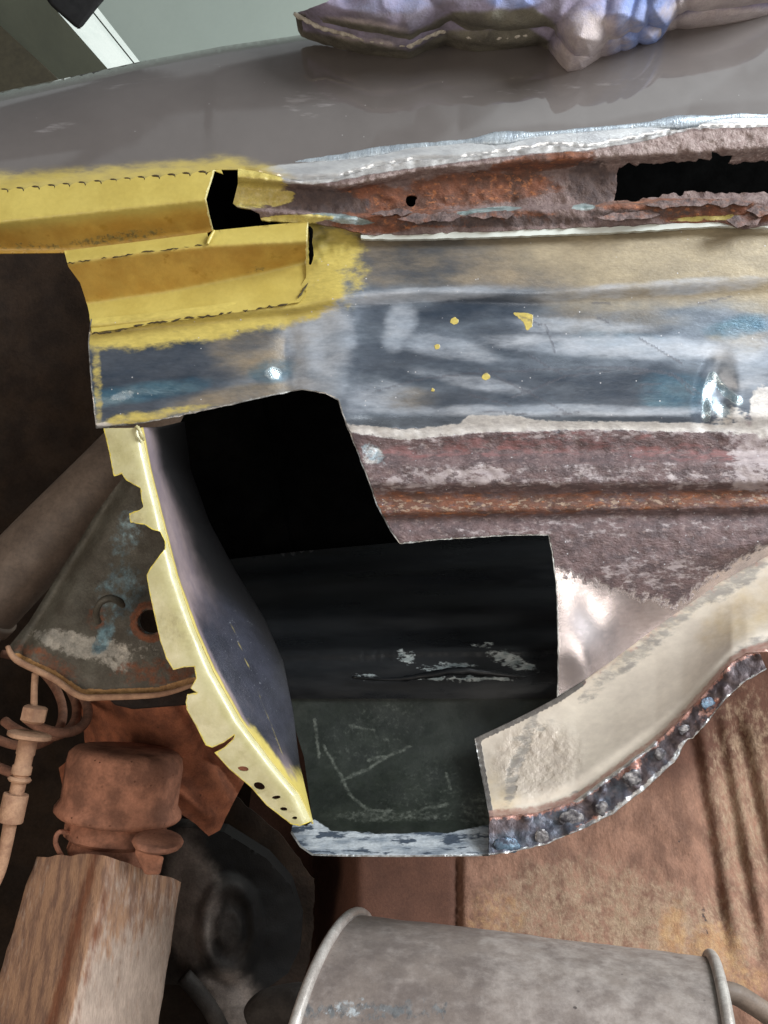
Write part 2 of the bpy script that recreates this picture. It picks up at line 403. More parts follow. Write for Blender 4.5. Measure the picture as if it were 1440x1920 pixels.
M['plate'] = layered('dark_floor_plate', (33,37,32), (23,27,23), px=60, rough=.42, bump=.1, bpx=6, spec=.35, layers=(
    dict(a='scr', c1=(104,108,100), c2=(56,60,54), px=9, amt=.85, sh=.35, r=.5, op=.6),
    dict(a='silver', c1=(214,220,226), c2=(150,160,172), px=16, amt=.6, sh=.1, st=(.35,1,1.4), r=.32, m=.5, b=.5, c3=(84,94,108), c3px=14, c3r=(.52,.6)),
    L_edge))
M['liner'] = layered('cavity_paint', (15,17,20), (11,12,14), px=60, rough=.35, bump=.05, spec=.3, stretch=(.2,1,1), layers=(  # near-black tone carries the shade inside the box
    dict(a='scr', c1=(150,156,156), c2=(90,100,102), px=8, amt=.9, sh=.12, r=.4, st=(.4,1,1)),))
M['black'] = layered('black_cavity', (8,8,8), (5,5,5), px=60, rough=.9, bump=.1, spec=.0)  # black colour stands in for the shade deep in the cavity
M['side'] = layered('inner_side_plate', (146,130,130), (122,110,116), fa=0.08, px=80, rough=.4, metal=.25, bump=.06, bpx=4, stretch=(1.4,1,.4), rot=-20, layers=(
    dict(a='dark', c1=(13,12,14), c2=(17,15,17), px=50, amt=.15, sh=.45, r=.5),  # shade of the cavity painted onto the plate
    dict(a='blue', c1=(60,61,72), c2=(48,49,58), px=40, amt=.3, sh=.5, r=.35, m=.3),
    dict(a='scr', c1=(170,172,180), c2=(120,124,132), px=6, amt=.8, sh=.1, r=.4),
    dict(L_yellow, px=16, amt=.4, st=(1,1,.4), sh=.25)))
M['lip'] = layered('primed_lip', (186,179,138), (174,166,120), fa=0.06, px=50, rough=.36, bump=.12, bpx=6, coat=.05, coatr=.2, layers=(
    dict(a='grime', c1=(178,168,122), c2=(150,140,100), px=14, amt=.8, sh=.4, r=.5),
    dict(L_edge, c1=(210,190,80), c2=(170,150,60), m=0)))
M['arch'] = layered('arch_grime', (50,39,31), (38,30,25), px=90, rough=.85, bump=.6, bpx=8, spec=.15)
M['pan'] = layered('dusty_underseal', (146,110,92), (116,86,72), px=46, rough=.8, bump=1.0, bpx=9, spec=.2, stretch=(1,1,.5), layers=(
    dict(a='dull', c1=(96,66,54), c2=(84,58,48), px=60, amt=.2, sh=.4, r=.8, b=.3),
    dict(a='pale', c1=(164,140,118), c2=(150,126,104), px=16, amt=1.1, sh=.4, r=.85, b=1.2, st=(1,1,.6)),
    dict(a='orange', c1=(172,138,102), c2=(152,114,84), px=18, amt=.9, sh=.4, r=.8, b=1),
    dict(a='flake', c1=(92,78,74), c2=(78,66,62), px=14, amt=.6, sh=.06, r=.7, b=.5)))
M['arm'] = layered('arm_steel', (92,88,78), (74,68,58), px=50, rough=.6, metal=.1, bump=.4, bpx=5, stretch=(1,1,1), layers=(
    dict(a='scuff', c1=(168,162,152), c2=(140,136,128), px=14, amt=.65, sh=.15, r=.45, m=.3),
    dict(a='teal', c1=(84,104,112), c2=(120,150,160), px=16, amt=.6, sh=.25, r=.35, m=.4),
    dict(a='rusty', c1=(132,80,54), c2=(104,70,52), px=16, amt=.6, sh=.2, r=.8, b=.8),
    dict(a='ochre', c1=(196,150,96), c2=(160,116,70), px=12, amt=.4, sh=.15, r=.6, b=.4)))
M['tubegrey'] = layered('dusty_tube', (116,100,88), (96,82,72), px=80, rough=.6, bump=.2, stretch=(1,1,1))
M['redox'] = layered('red_oxide_dust', (170,106,78), (126,80,62), px=40, rough=.85, bump=.7, bpx=8, spec=.15, con=(.3,.7), fleck=((96,62,48), 26, .14))
M['redox2'] = layered('red_dust_cup', (178,124,100), (126,88,72), fa=0.18, px=60, rough=.85, bump=.5, bpx=6, spec=.15, fleck=((104,68,54), 18, .16))
M['hose'] = layered('dusty_hose', (188,150,122), (156,120,98), fa=0.12, px=30, rough=.8, bump=.5, bpx=5, spec=.2)
M['coil'] = layered('dusty_coil', (150,108,88), (118,84,70), px=30, rough=.8, bump=.5, bpx=5, spec=.2)
M['rubber'] = layered('old_rubber', (48,38,34), (36,30,28), px=30, rough=.8, bump=.5, spec=.2)
M['axle'] = layered('axle_grime', (58,53,50), (42,38,36), px=60, rough=.7, bump=.5, bpx=7, spec=.25, layers=(
    dict(a='dust', c1=(150,138,130), c2=(120,110,104), px=40, amt=.5, sh=.5, r=.8, b=.5),
    dict(a='shade', c1=(14,13,13), c2=(20,18,17), px=40, amt=.4, sh=.5, r=.7)))  # near-black tone painted in as shade on the casting
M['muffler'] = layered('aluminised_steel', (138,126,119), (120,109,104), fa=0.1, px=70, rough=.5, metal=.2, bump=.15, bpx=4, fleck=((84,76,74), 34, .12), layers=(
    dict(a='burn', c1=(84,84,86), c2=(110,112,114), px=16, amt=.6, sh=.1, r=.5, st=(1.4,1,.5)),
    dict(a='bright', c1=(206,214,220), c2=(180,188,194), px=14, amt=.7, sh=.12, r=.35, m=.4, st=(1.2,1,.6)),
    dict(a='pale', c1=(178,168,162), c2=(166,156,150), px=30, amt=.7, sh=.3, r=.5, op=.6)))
M['rim'] = layered('rolled_rim', (190,184,178), (166,158,152), px=30, rough=.4, metal=.3, bump=.2)
M['weldm'] = layered('weld_metal', (140,138,140), (70,68,74), px=12, rough=.36, metal=.6, bump=.2, bpx=7)
M['weldb'] = layered('weld_blue', (104,130,152), (84,90,106), px=12, rough=.32, metal=.6, bump=.2, bpx=7)
M['bead'] = layered('ground_bead', (180,190,198), (150,160,170), px=22, rough=.32, metal=.45, bump=.3, bpx=4, stretch=(1.5,1,.6))
M['wall'] = layered('green_grey_plaster', (166,176,168), (163,173,165), fa=0.02, px=400, rough=.8, bump=.0)
M['beam'] = layered('pale_green_beam', (152,162,148), (144,154,142), fa=0.03, px=200, rough=.6, bump=.05)
M['board'] = layered('dark_board', (66,60,44), (58,52,38), px=200, rough=.7, bump=.1)
M['whitepaint'] = layered('white_gloss', (206,210,204), (196,202,196), fa=0.02, px=200, rough=.5, bump=.0)
M['blackp'] = layered('black_plastic', (20,20,22), (14,14,16), px=60, rough=.6, bump=.1)
M['concrete'] = layered('concrete', (88,80,74), (70,64,60), px=200, rough=.9, bump=.4)
M['rag'] = layered('faded_cloth', (140,132,152), (112,106,116), fa=0.12, px=60, rough=.95, bump=.5, bpx=3.2, spec=.1, layers=(
    dict(a='blue', c1=(126,142,190), c2=(152,160,196), px=50, amt=.35, sh=.3, r=.95, b=.8, bpx=3),
    dict(a='pale', c1=(190,178,176), c2=(172,160,160), px=40, amt=.5, sh=.3, r=.95, b=.8, bpx=3),
    dict(a='olive', c1=(116,112,100), c2=(92,88,80), px=40, amt=.4, sh=.3, r=.95, b=.8, bpx=3)))
M['hem'] = layered('cloth_hem', (190,184,172), (156,148,136), px=10, rough=.95, bump=.8, bpx=4, spec=.1)
def wood(name, c1, c2, c3, rot):
    return layered(name, c1, c2, px=24, rough=.8, bump=.7, bpx=4, spec=.2, stretch=(1.6,1.6,.16), rot=rot, layers=(
        dict(a='pale', c1=c3, c2=tuple(int(v*.9) for v in c3), px=14, amt=.8, sh=.25, r=.85, b=.8, st=(1.2,1.2,.3)),
        dict(a='stain', c1=(122,72,50), c2=(100,62,46), px=18, amt=.55, sh=.2, r=.8, b=.5, st=(1.4,1,.25), op=.8)))
M['wood'] = wood('sawn_timber', (170,134,108), (128,100,86), (190,170,156), 14)


# ------------------------------------------------------------------ setting behind
zf = -0.62
me = bpy.data.meshes.new('floor')
me.from_pydata([(-4,-3,zf),(4,-3,zf),(4,3,zf),(-4,3,zf)], [], [(0,1,2,3)]); me.update()
tag(link('floor', me, M['concrete']), kind='structure')
o = solid('garage_wall', [(-4,1.9,zf),(4,1.9,zf),(4,1.9,3),(-4,1.9,3)], [(-4,2.0,zf),(4,2.0,zf),(4,2.0,3),(-4,2.0,3)], M['wall'], bevel=0)
tag(o, 'pale grey-green plastered wall behind the car body', 'wall')
def pp(pts): return [at(*p) for p in pts]
def lerp3(a, b, t): return tuple(a[i]+(b[i]-a[i])*t for i in range(3))
beam = thing('beam', 'pale green beam with white edge slanting across the top left corner', 'beam')
A0, A1 = (-120,-61,.95), (330,350,.95)
B0, B1 = (10,-87,.85), (390,344,.85)
C0, C1 = (101,-90,.95), (440,343,.95)
solid('post', pp([A0, B0, C0]), pp([A1, B1, C1]), M['beam'], beam, bevel=.002)
def proud(p): return (p[0], p[1], p[2]-.006)
def strip(t0, t1, mat):
    f = [proud(lerp3(B0, C0, t0)), proud(lerp3(B0, C0, t1)), lerp3(B0, C0, t1), lerp3(B0, C0, t0)]
    b = [proud(lerp3(B1, C1, t0)), proud(lerp3(B1, C1, t1)), lerp3(B1, C1, t1), lerp3(B1, C1, t0)]
    return solid('trim', pp(f), pp(b), mat, beam, bevel=.001)
strip(0.02, .80, M['whitepaint']); strip(.84, 1.0, M['whitepaint'])
o = solid('board', pp([(-900,-700,1.3),(-330,-300,1.3),(180,220,1.3),(-900,300,1.3)]), pp([(-900,-700,1.34),(-330,-300,1.34),(180,220,1.34),(-900,300,1.34)]), M['board'], bevel=.004)
tag(o, 'dark olive brown board left of the pale slanting beam', 'board')
o = solid('wall_bracket', pp([(60,-60,.62),(230,-70,.62),(196,0,.62),(185,12,.62),(152,54,.62),(144,54,.62),(92,8,.62)]),
          pp([(60,-60,.72),(230,-70,.72),(196,0,.72),(185,12,.72),(152,54,.72),(144,54,.72),(92,8,.72)]), M['blackp'], bevel=.006)
tag(o, 'black blunt bracket hanging in front of the white beam edge', 'bracket')

# ------------------------------------------------------------------ the car body
car = thing('car_body', 'rusty car rear corner under repair with grey paint and cut open box section', 'car body')
def edgem(poly, w=3.5, holes=()):
    def f(px, py):
        d = dseg(px, py, list(poly)+[poly[0]])
        for h in holes: d = np.minimum(d, dseg(px, py, list(h)+[h[0]]))
        return sst(w, 0, d)
    return f

# outer painted panel, a quarter-round roll away from the camera at the top
SIL = [(-60,184),(0,172),(120,147),(265,115),(420,86),(560,66),(700,46),(900,22),(1200,-8),(1500,-42)]
QB = [(-60,366),(0,360),(380,326),(404,318),(450,318),(560,336),(640,330),(700,312),(780,298),(860,296),(960,283),(1030,272),(1100,276),(1200,258),(1290,238),(1400,238),(1500,232)]
def dq(px, py):
    t = np.clip((py-cv(px, SIL))/(cv(px, QB)-cv(px, SIL)), 0, 1)
    y = .0022*sst(0, 5, py-cv(px, QB)+2)*sst(440, 470, px)+.085*(1-np.sqrt(np.clip(1-(1-t)**2, 0, 1)))
    return y + .0016*(fbm(px, py, 190, 3, 2)-.5)
qpoly = SIL+[(a, b+(12 if a > 452 else 0)) for a, b in QB[::-1]]
WB = [(-60,290),(380,300),(470,306),(560,298),(640,290),(760,270),(900,258),(1040,244),(1180,232),(1290,222),(1380,212),(1500,214)]
quarter = sheet('outer_panel', qpoly, dq, M['grey'], car, step=6, masks=dict(
    haze=lambda x, y: ells(x, y, [(590,190,70,26,-10,0,.6),(100,240,50,10,-14,0,.55),(560,205,40,14,20,0,.6),(1000,170,230,12,-6,0,.42),(300,150,160,14,-12,0,.4)])*.8,
    sand=lambda x, y: sst(-6, 10, y-cv(x, WB)-6)*sst(430, 540, x),
    yellow=lambda x, y: sst(-26, 14, y-cv(x, [(-60,340),(0,332),(200,322),(330,312),(430,300),(470,312),(560,330),(1500,380)]))*sst(600, 470, x),
    edge=lambda x, y: sst(4, 0, dseg(x, y, QB))*sst(440, 460, x)*.0))
# ground weld bead, wavy along the lower edge of the paint
rnd = random.Random(3)
pts = []; rad = []
for i, x in enumerate(np.arange(520, 1490, 14)):
    b = cv(np.array([float(x)]), WB)[0]
    bump_ = 2.5+ 5*max(0, math.sin(x/47.0)+.55*math.sin(x/29.0+1))**1.2 + rnd.uniform(0, 1.6)
    bump_ *= min(1, (x-500)/130)
    pts.append(at(x, b+6, dq(np.array([float(x)]), np.array([b+6.]))[0]+.0006)); rad.append((2.6+bump_)*K)
tube('weld_seam', pts, rad, M['bead'], quarter, seg=12, sub=3, wob=.06, flat=.4)

# rusty flange below it, with its rotted hole
rf = [(446,316),(480,321),(560,340),(640,334),(700,314),(780,300),(860,298),(960,284),(1030,273),(1100,278),(1200,260),(1290,240),(1400,240),(1490,234),(1490,432),(1440,421),(1395,430),(1350,416),(1250,419),(1100,426),(900,434),(720,441),(680,439),(640,427),(600,419),(545,416),(490,413),(486,400),(470,392),(445,388),(437,381),(441,365),(446,345)]
rh = [(1150,372),(1155,345),(1161,316),(1175,308),(1200,306),(1250,304),(1290,300),(1330,298),(1337,283),(1352,289),(1372,291),(1365,304),(1400,306),(1440,298),(1478,295),(1478,362),(1440,360),(1400,362),(1350,361),(1290,363),(1250,365),(1200,374),(1175,376)]
hc = [(773+11*math.cos(a*math.pi/9), 376+11*math.sin(a*math.pi/9)) for a in range(18)]
drf0 = prof([([(440,316),(560,334),(700,312),(1030,272),(1290,238),(1490,234)], -.001), ([(440,330),(640,350),(800,315),(1000,300),(1200,290),(1490,270)], -.004),
             ([(440,350),(640,362),(800,330),(1000,322),(1200,306),(1490,300)], .009), ([(440,385),(640,400),(800,392),(1000,385),(1200,374),(1490,362)], .011),
             ([(440,388),(640,408),(800,400),(1000,394),(1200,384),(1490,374)], -.003), ([(440,410),(640,425),(800,436),(1000,428),(1200,420),(1490,420)], .002)])
def drf(px, py):
    return drf0(px, py)+.0046*(fbm(px, py, 26, 11, 4)-.5)+.0018*(fbm(px, py, 9, 13, 2)-.5)
rustf = sheet('rusted_flange', rf, drf, M['rust'], car, step=4, holes=[rh, hc], jag=2.2, holejag=6, thick=.0018,
    jagfn=lambda x, y: sst(395, 405, y), masks=dict(
    orange=lambda x, y: ells(x, y, [(900,352,160,34,-3),(720,385,120,40,4),(1020,305,110,18,-8),(1270,385,180,14,0),(1340,405,120,20,0),(870,410,180,16,-2),(700,420,90,20,0)])*.85,
    dark=lambda x, y: ells(x, y, [(590,375,110,24,6),(1110,345,52,44,0),(940,415,200,13,-1,0,.8),(1200,400,120,10,0,0,.7)])*.85,
    white=lambda x, y: band(x, y, [(440,300),(1500,200)], [(440,330),(520,345),(600,345),(680,330),(800,312),(960,292),(1100,282),(1200,266),(1300,246),(1500,243)], 8)*.95*sst(430, 540, x)*(1-sst(1180,1330,x)*.5),
    crust=lambda x, y: band(x, y, [(440,360),(640,345),(760,318),(960,296),(1100,284),(1290,246),(1500,240)], [(440,350),(640,352),(760,336),(960,316),(1100,312),(1200,308),(1500,300)], 10)*.9,
    teal=lambda x, y: ells(x, y, [(640,410,60,9,8),(910,396,70,7,-6),(1095,388,22,7,0)])*.85,
    yellow=lambda x, y: ells(x, y, [(470,350,62,40,0),(520,372,34,14,-6),(545,412,80,9,-3),(1330,409,70,6,-3,0,.75)])))
# flaking rust scales along the lip
for i, (cx, cy, w, h) in enumerate([(1270,381,60,9),(1370,378,44,10),(1395,412,34,16),(735,398,40,8),(805,407,60,12),(920,402,44,8),(1180,404,60,10),(1440,392,40,14)]):
    pl = [(cx-w,cy+2),(cx-w*.5,cy-h*.6),(cx,cy-h*.5),(cx+w*.6,cy-h),(cx+w,cy-h*.1),(cx+w*.7,cy+h*.7),(cx+w*.1,cy+h*.6),(cx-w*.4,cy+h)]
    sheet('rust_flake', pl, lambda x, y, cy=cy, h=h, i=i: drf0(np.full(x.shape, cx*1.), np.full(x.shape, cy*1.))*0-.003-.004*sst(-h, h, y-cy)+.003*(fbm(x, y, 12, 40+i, 3)-.5),
          M['rust'], rustf, step=3.5, jag=3, seed=i, masks=dict(orange=lambda x, y: .45+0*x, dark=lambda x, y: .5+0*x))
# thin painted lip under the flange
lt = [(676,441),(900,434),(1100,427),(1250,420),(1350,417),(1490,420)]
lb = [(676,447),(760,449),(900,445),(1100,438),(1250,430),(1350,424),(1490,428)]
sheet('panel_lip', lt+lb[::-1], lambda x, y: .003+.0004*(fbm(x, y, 20, 8)-.5), M['whitepaint'], car, step=3.5, jag=1.4, thick=.004)

# main heat-tinted panel with pressed ribs and the cut-out
CREASE = [(1045,1307),(1095,1275),(1150,1237),(1250,1162),(1350,1092),(1440,1042),(1500,1010)]
ip = [(170,598),(300,585),(440,566),(556,548),(574,520),(574,470),(572,420),(600,414),(680,430),(900,430),(1200,416),(1500,404)]+CREASE[::-1]+[(1046,1200),(1043,1100),(1035,1040),(1028,1004),(960,1004),(900,1008),(830,1012),(750,1020),(735,1000),(705,945),(688,895),(670,850),(652,805),(640,770),(634,750),(610,738),(565,731),(500,744),(420,762),(330,782),(260,795),(180,803),(174,750),(168,690),(165,640)]
pc = [([(165,560),(560,500),(600,440),(900,428),(1500,402)], .013), ([(165,590),(560,548),(640,470),(900,470),(1500,448)], .008), ([(165,610),(560,575),(650,552),(800,545),(1000,548),(1500,515)], .0045),
      ([(165,625),(560,590),(650,578),(800,566),(1000,572),(1500,548)], .009), ([(165,720),(560,670),(800,690),(1500,690)], .005), ([(165,800),(560,735),(640,785),(800,776),(900,772),(1500,780)], .0045),
      ([(165,810),(640,812),(900,806),(1500,806)], .0085), ([(165,815),(640,845),(900,846),(1500,846)], .0115), ([(165,820),(640,876),(900,874),(1500,872)], .002), ([(165,825),(640,906),(900,904),(1500,902)], .001),
      ([(165,830),(640,934),(900,930),(1500,922)], .010), ([(165,835),(640,962),(900,956),(1500,948)], .006), ([(165,840),(640,978),(900,972),(1500,964)], .0125), ([(165,845),(640,1004),(900,1000),(1500,990)], .0075),
      ([(165,1060),(900,1060),(1040,1080),(1200,1060),(1500,1000)], .006), ([(165,1300),(1045,1308),(1095,1276),(1250,1163),(1440,1043),(1500,1011)], .022)]
dip0 = prof(pc)
RIB = lambda x, y: band(x, y, [(600,800),(780,806),(1500,805)], [(600,1400),(1500,1400)], 20)
def dip(px, py):
    y = dip0(px, py)
    y = y + .006*sst(0, 1, ell(px, py, 560, 690, 90, 120))*(fbm(px, py, 90, 5, 2)-.3)
    # the column at the corner is pressed in from the left face
    y = y + .004*np.exp(-((px-545)/26)**2)*sst(560, 640, py)*sst(900, 760, py) - .003*np.exp(-((px-640)/34)**2)*sst(500, 600, py)*sst(900, 700, py)
    y = y + .0012*(fbm(px, py, 130, 21, 3)-.5) + RIB(px, py)*sst(1085, 1040, py)*(.0026*(fbm(px, py, 18, 31, 4)-.5))
    y = y + .004*sst(0, 1, ell(px, py, 1340, 745, 30, 70, 10)) + .005*sst(0, 1, ell(px, py, 615, 462, 44, 32))*(fbm(px, py, 20, 37, 3)-.5)
    for cx, cy, rx, ry, g in ((1338,744,16,40,1.),(1365,738,22,14,.8),(512,700,14,12,.7),(225,742,60,8,.5),(1100,1190,34,80,.5)):
        w = np.exp(-((px-cx)/rx)**2-((py-cy)/ry)**2); y = y + g*w*K*(.25*(px-cx)-.45*(py-cy))
    # ground-down swelling beside the cut
    y = y - .013*sst(0, 1, ell(px, py, 1040, 1318, 110, 165, 24))
    return y
yl = [(150,650),(250,650),(400,632),(540,606),(600,590),(640,570)]
SCR = [[(700,735),(780,712),(880,700),(1000,694),(1120,688),(1200,690),(1270,706),(1310,736)],[(1022,608),(1036,640),(1040,660)],[(900,690),(960,720),(1060,772)],[(990,665),(1060,705)],[(960,745),(1060,705),(1180,690),(1260,700),(1300,740)],[(880,740),(960,760)],[(1190,700),(1240,694)],[(1200,722),(1245,718)]]
for _ in range(7):                          # long light handling scratches
    a_ = rnd.uniform(680, 1400); b_ = rnd.uniform(560, 780); l_ = rnd.uniform(20, 90); g_ = rnd.uniform(-.25, .6)
    SCR.append([(a_, b_), (a_+l_, b_+l_*g_)])
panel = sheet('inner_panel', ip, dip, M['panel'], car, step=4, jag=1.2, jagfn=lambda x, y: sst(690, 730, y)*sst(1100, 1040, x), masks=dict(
    olive=lambda x, y: np.maximum(band(x, y, [(600,400),(1500,380)], [(600,540),(800,536),(1000,540),(1150,560),(1500,560)], 26)*sst(600, 720, x)*.9,
        ells(x, y, [(1130,600,150,30,0,0,.6),(1390,640,60,34,0,0,.6),(480,660,130,50,-8,0,.75),(770,750,60,24,0,0,.6),(450,740,140,20,-8,0,.75)])),
    tan=lambda x, y: np.maximum(band(x, y, [(600,400),(1500,390)], [(600,470),(900,480),(1100,540),(1500,590)], 40)*sst(640, 1250, x)*1.0, ells(x, y, [(1200,560,220,24,-2,0,.6),(1370,650,60,30,0,0,.6),(720,452,60,10,-3,0,.7)])),
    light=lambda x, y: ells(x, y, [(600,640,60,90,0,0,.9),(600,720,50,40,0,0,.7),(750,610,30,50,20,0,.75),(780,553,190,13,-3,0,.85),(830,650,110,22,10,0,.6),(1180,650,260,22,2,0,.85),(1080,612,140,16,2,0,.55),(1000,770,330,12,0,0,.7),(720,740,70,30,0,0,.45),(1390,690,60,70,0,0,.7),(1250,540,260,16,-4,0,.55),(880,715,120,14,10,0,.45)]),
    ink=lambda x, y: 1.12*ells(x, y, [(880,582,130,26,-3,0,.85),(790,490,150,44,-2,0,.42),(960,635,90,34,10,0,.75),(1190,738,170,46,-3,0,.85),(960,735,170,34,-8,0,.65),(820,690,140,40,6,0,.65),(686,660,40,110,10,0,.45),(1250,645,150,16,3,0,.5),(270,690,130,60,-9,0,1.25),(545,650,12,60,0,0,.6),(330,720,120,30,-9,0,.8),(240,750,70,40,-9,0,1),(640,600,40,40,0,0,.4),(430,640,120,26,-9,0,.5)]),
    teal=lambda x, y: ells(x, y, [(1385,612,64,22,-8,0,.8),(1270,735,80,40,0,0,.6),(1180,640,100,20,6,0,.6),(250,738,150,18,-8,0,.8),(515,695,50,24,-8,0,.55),(690,850,40,40,30,0,.6),(1060,1040,46,34,0,0,.5)]),
    rustp=lambda x, y: RIB(x, y)*1.0,
    red=lambda x, y: ells(x, y, [(900,846,260,12,-1,0,.52),(1280,850,120,20,0,0,.5),(1050,825,240,20,0,0,.42),(760,850,60,16,0,0,.55)]),
    pale=lambda x, y: np.maximum(band(x, y, [(600,868),(1500,866)], [(600,918),(1500,906)], 10)*.36, ells(x, y, [(870,890,110,22,0,0,.62),(760,905,80,18,0,0,.5),(1250,900,180,18,0,0,.42),(1410,860,46,90,0,0,.75),(1100,990,340,30,0,0,.30),(1240,1070,130,40,0,0,.42),(1100,812,330,14,0,0,.42),(800,830,60,14,0,0,.4)])),
    orange=lambda x, y: band(x, y, [(600,918),(900,922),(1500,914)], [(600,975),(900,970),(1500,948)], 13)*(.42+.5*fbm(x, y, 90, 201, 3)),
    pale2=lambda x, y: band(x, y, [(600,930),(900,932),(1500,920)], [(600,965),(900,962),(1500,944)], 10)*.38,
    bare=lambda x, y: np.maximum(sst(-34, 40, y-cv(x, [(1000,1050),(1060,1072),(1130,1090),(1200,1112),(1270,1130),(1330,1085),(1420,1022),(1500,960)])), 0)*sst(1010, 1030, y),
    white=lambda x, y: np.maximum(band(x, y, [(620,792),(700,798),(760,804),(860,794),(880,778),(960,778),(1010,788),(1300,792),(1380,796),(1500,800)], [(620,808),(760,826),(900,812),(1100,806),(1380,812),(1500,818)], 7)*.85, ells(x, y, [(1430,770,24,50,0,0,.9),(700,855,24,22,-40,0,.5),(1370,790,40,30,0,0,.6)])),
    yellow=lambda x, y: np.maximum(sst(20, -14, y-cv(x, yl))*sst(640, 580, x), ells(x, y, [(612,470,66,52,0,0,.92),(602,535,50,50,20,0,.95),(645,520,46,56,0,0,.5),(255,785,60,14,-6,0,.7),(330,770,70,9,-8,0,.55),(182,700,9,120,-3,0,.48)])),
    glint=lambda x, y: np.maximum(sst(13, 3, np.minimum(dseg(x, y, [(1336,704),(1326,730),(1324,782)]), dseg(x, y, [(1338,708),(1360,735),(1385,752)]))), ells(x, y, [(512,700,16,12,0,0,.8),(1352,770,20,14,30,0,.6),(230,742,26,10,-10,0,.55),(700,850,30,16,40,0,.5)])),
    spots=lambda x, y: np.maximum(sst(-1, 3, sd(x, y, [(956,584),(1000,588),(999,612),(988,622),(980,604)])), sst(9, 4, np.minimum.reduce([np.hypot((x-852)*.8, y-602), np.hypot(x-820, y-650)+1, np.hypot(x-911, (y-706)*1.2)-1.5, np.hypot(x-812, y-731)+3]))),
    scratch=lambda x, y: sst(3.4, .8, np.minimum.reduce([dseg(x, y, p) for p in SCR]))*.9,
    edge=lambda x, y: sst(4.5, 1, dseg(x, y, ip[11:] + [ip[0]]))*sst(1100, 1046, x)*.9))
# the worn-through ridge line between sanded panel and pale skin
# pale curved skin
cr = [(890,1385),(950,1357),(1000,1332),(1045,1308),(1098,1274),(1150,1237),(1250,1162),(1350,1092),(1440,1042),(1500,1008),(1500,1205),(1440,1222),(1400,1224),(1372,1244),(1330,1294),(1280,1350),(1230,1396),(1150,1456),(1080,1506),(1010,1528),(918,1536),(908,1480),(900,1440)]
FT = [(900,1536),(918,1534),(1010,1526),(1080,1503),(1150,1453),(1230,1393),(1280,1347),(1330,1291),(1372,1244),(1400,1228),(1440,1216),(1500,1192)]
CT = [(880,1400),(950,1357)]+CREASE
def dcr(px, py):
    a = cv(px, CT); b = cv(px, FT); t = np.clip((py-a)/(b-a), 0, 1)
    return .0226-.0546*(t**1.6)+.006*np.exp(-((t-.93)/.08)**2) + .0010*(fbm(px, py, 110, 51, 2)-.5) + .0016*sst(0, 1, ell(px, py, 1005, 1420, 75, 65))*(fbm(px, py, 15, 55, 2)-.5)
skin = sheet('well_skin', cr, dcr, M['cream'], car, step=4.5, masks=dict(
    tan=lambda x, y: np.maximum(sst(60, 0, dseg(x, y, CREASE[1:]))*.4, ells(x, y, [(1400,1150,110,50,-30,0,.55),(940,1480,40,60,0,0,.5)])),
    dents=lambda x, y: ells(x, y, [(1005,1425,80,66,-15,0,1)]),
    smut=lambda x, y: ells(x, y, [(985,1390,14,70,18,0,.62),(960,1460,14,60,10,0,.62),(1190,1230,120,18,-36,0,.55),(1280,1150,110,16,-36,0,.55),(1380,1090,80,20,-34,0,.6),(1080,1490,90,8,-24,0,.6),(1110,1300,40,14,-34,0,.5),(1430,1210,60,22,-20,0,.6),(1000,1370,60,10,-30,0,.5)]),
    seal=lambda x, y: np.maximum(sst(9, 5, dseg(x, y, [(893,1385),(950,1359),(1000,1334),(1045,1311),(1092,1279)])), sst(10, 6, dseg(x, y, [(893,1385),(902,1440),(912,1495),(919,1536)]))),
    pink=lambda x, y: np.maximum(band(x, y, [(a, b-16) for a, b in FT], [(a, b+30) for a, b in FT], 8)*.7, sst(26, 0, dseg(x, y, CREASE[1:]))*.42),
    edge=lambda x, y: sst(3, 0, dseg(x, y, [(890,1385),(900,1440),(918,1536)]))*.7))
# flange along its lower edge, still carrying the drilled spot welds
FB = [(917,1604),(960,1598),(1030,1581),(1090,1556),(1150,1526),(1210,1479),(1240,1451),(1265,1430),(1282,1398),(1290,1386),(1300,1385),(1330,1350),(1360,1311),(1400,1276),(1437,1256)]
fp = FT[1:10]+[(1425,1226),(1437,1255)]+FB[::-1][1:]
def dfl(px, py):
    d = np.clip(dseg(px, py, FT)/70, 0, 1); return -.030-.012*d+(.0034*(fbm(px, py, 22, 61, 4)-.5)-.003*sst(.62, .8, fbm(px, py, 34, 67, 2)))
flange = sheet('welded_flange', fp, dfl, M['flange'], car, step=3.5, jag=1.5, thick=.003, masks=dict(
    blue=lambda x, y: ells(x, y, [(960,1580,60,26,-10,0,.8),(1040,1540,60,36,0,0,.7),(1150,1490,40,26,-30,0,.7),(1230,1430,30,30,0,0,.4)]),
    copper=lambda x, y: np.maximum(sst(14, 0, dseg(x, y, FT))*.62, ells(x, y, [(1110,1545,60,12,-28,0,.6),(1330,1330,40,12,-45,0,.5),(1180,1440,40,14,-36,0,.6)])),
    silver=lambda x, y: np.maximum(sst(16, 2, dseg(x, y, FB[3:9]))*.75, np.maximum(sst(9, 0, dseg(x, y, FT[3:6]))*.8, sst(9, 0, dseg(x, y, FB))*.6)),
    edge=lambda x, y: sst(5, 0, dseg(x, y, FB))*.8))
for i, (cx, cy, r, b) in enumerate([(1327,1319,11,1),(1283,1368,10,0),(1237,1414,12,0),(1186,1456,15,0),(1128,1515,13,0),(1072,1534,16,0),(1016,1568,15,0),(950,1584,16,1)]):
    blob('weld_spot', at(cx, cy, dfl(np.array([cx*1.]), np.array([cy*1.]))[0]-.0015), r*K*.95, M['weldb'] if b else M['weldm'], flange, flat=.09, seed=i, rough=.35, sx=1+.3*math.sin(i*3), sz=.9)

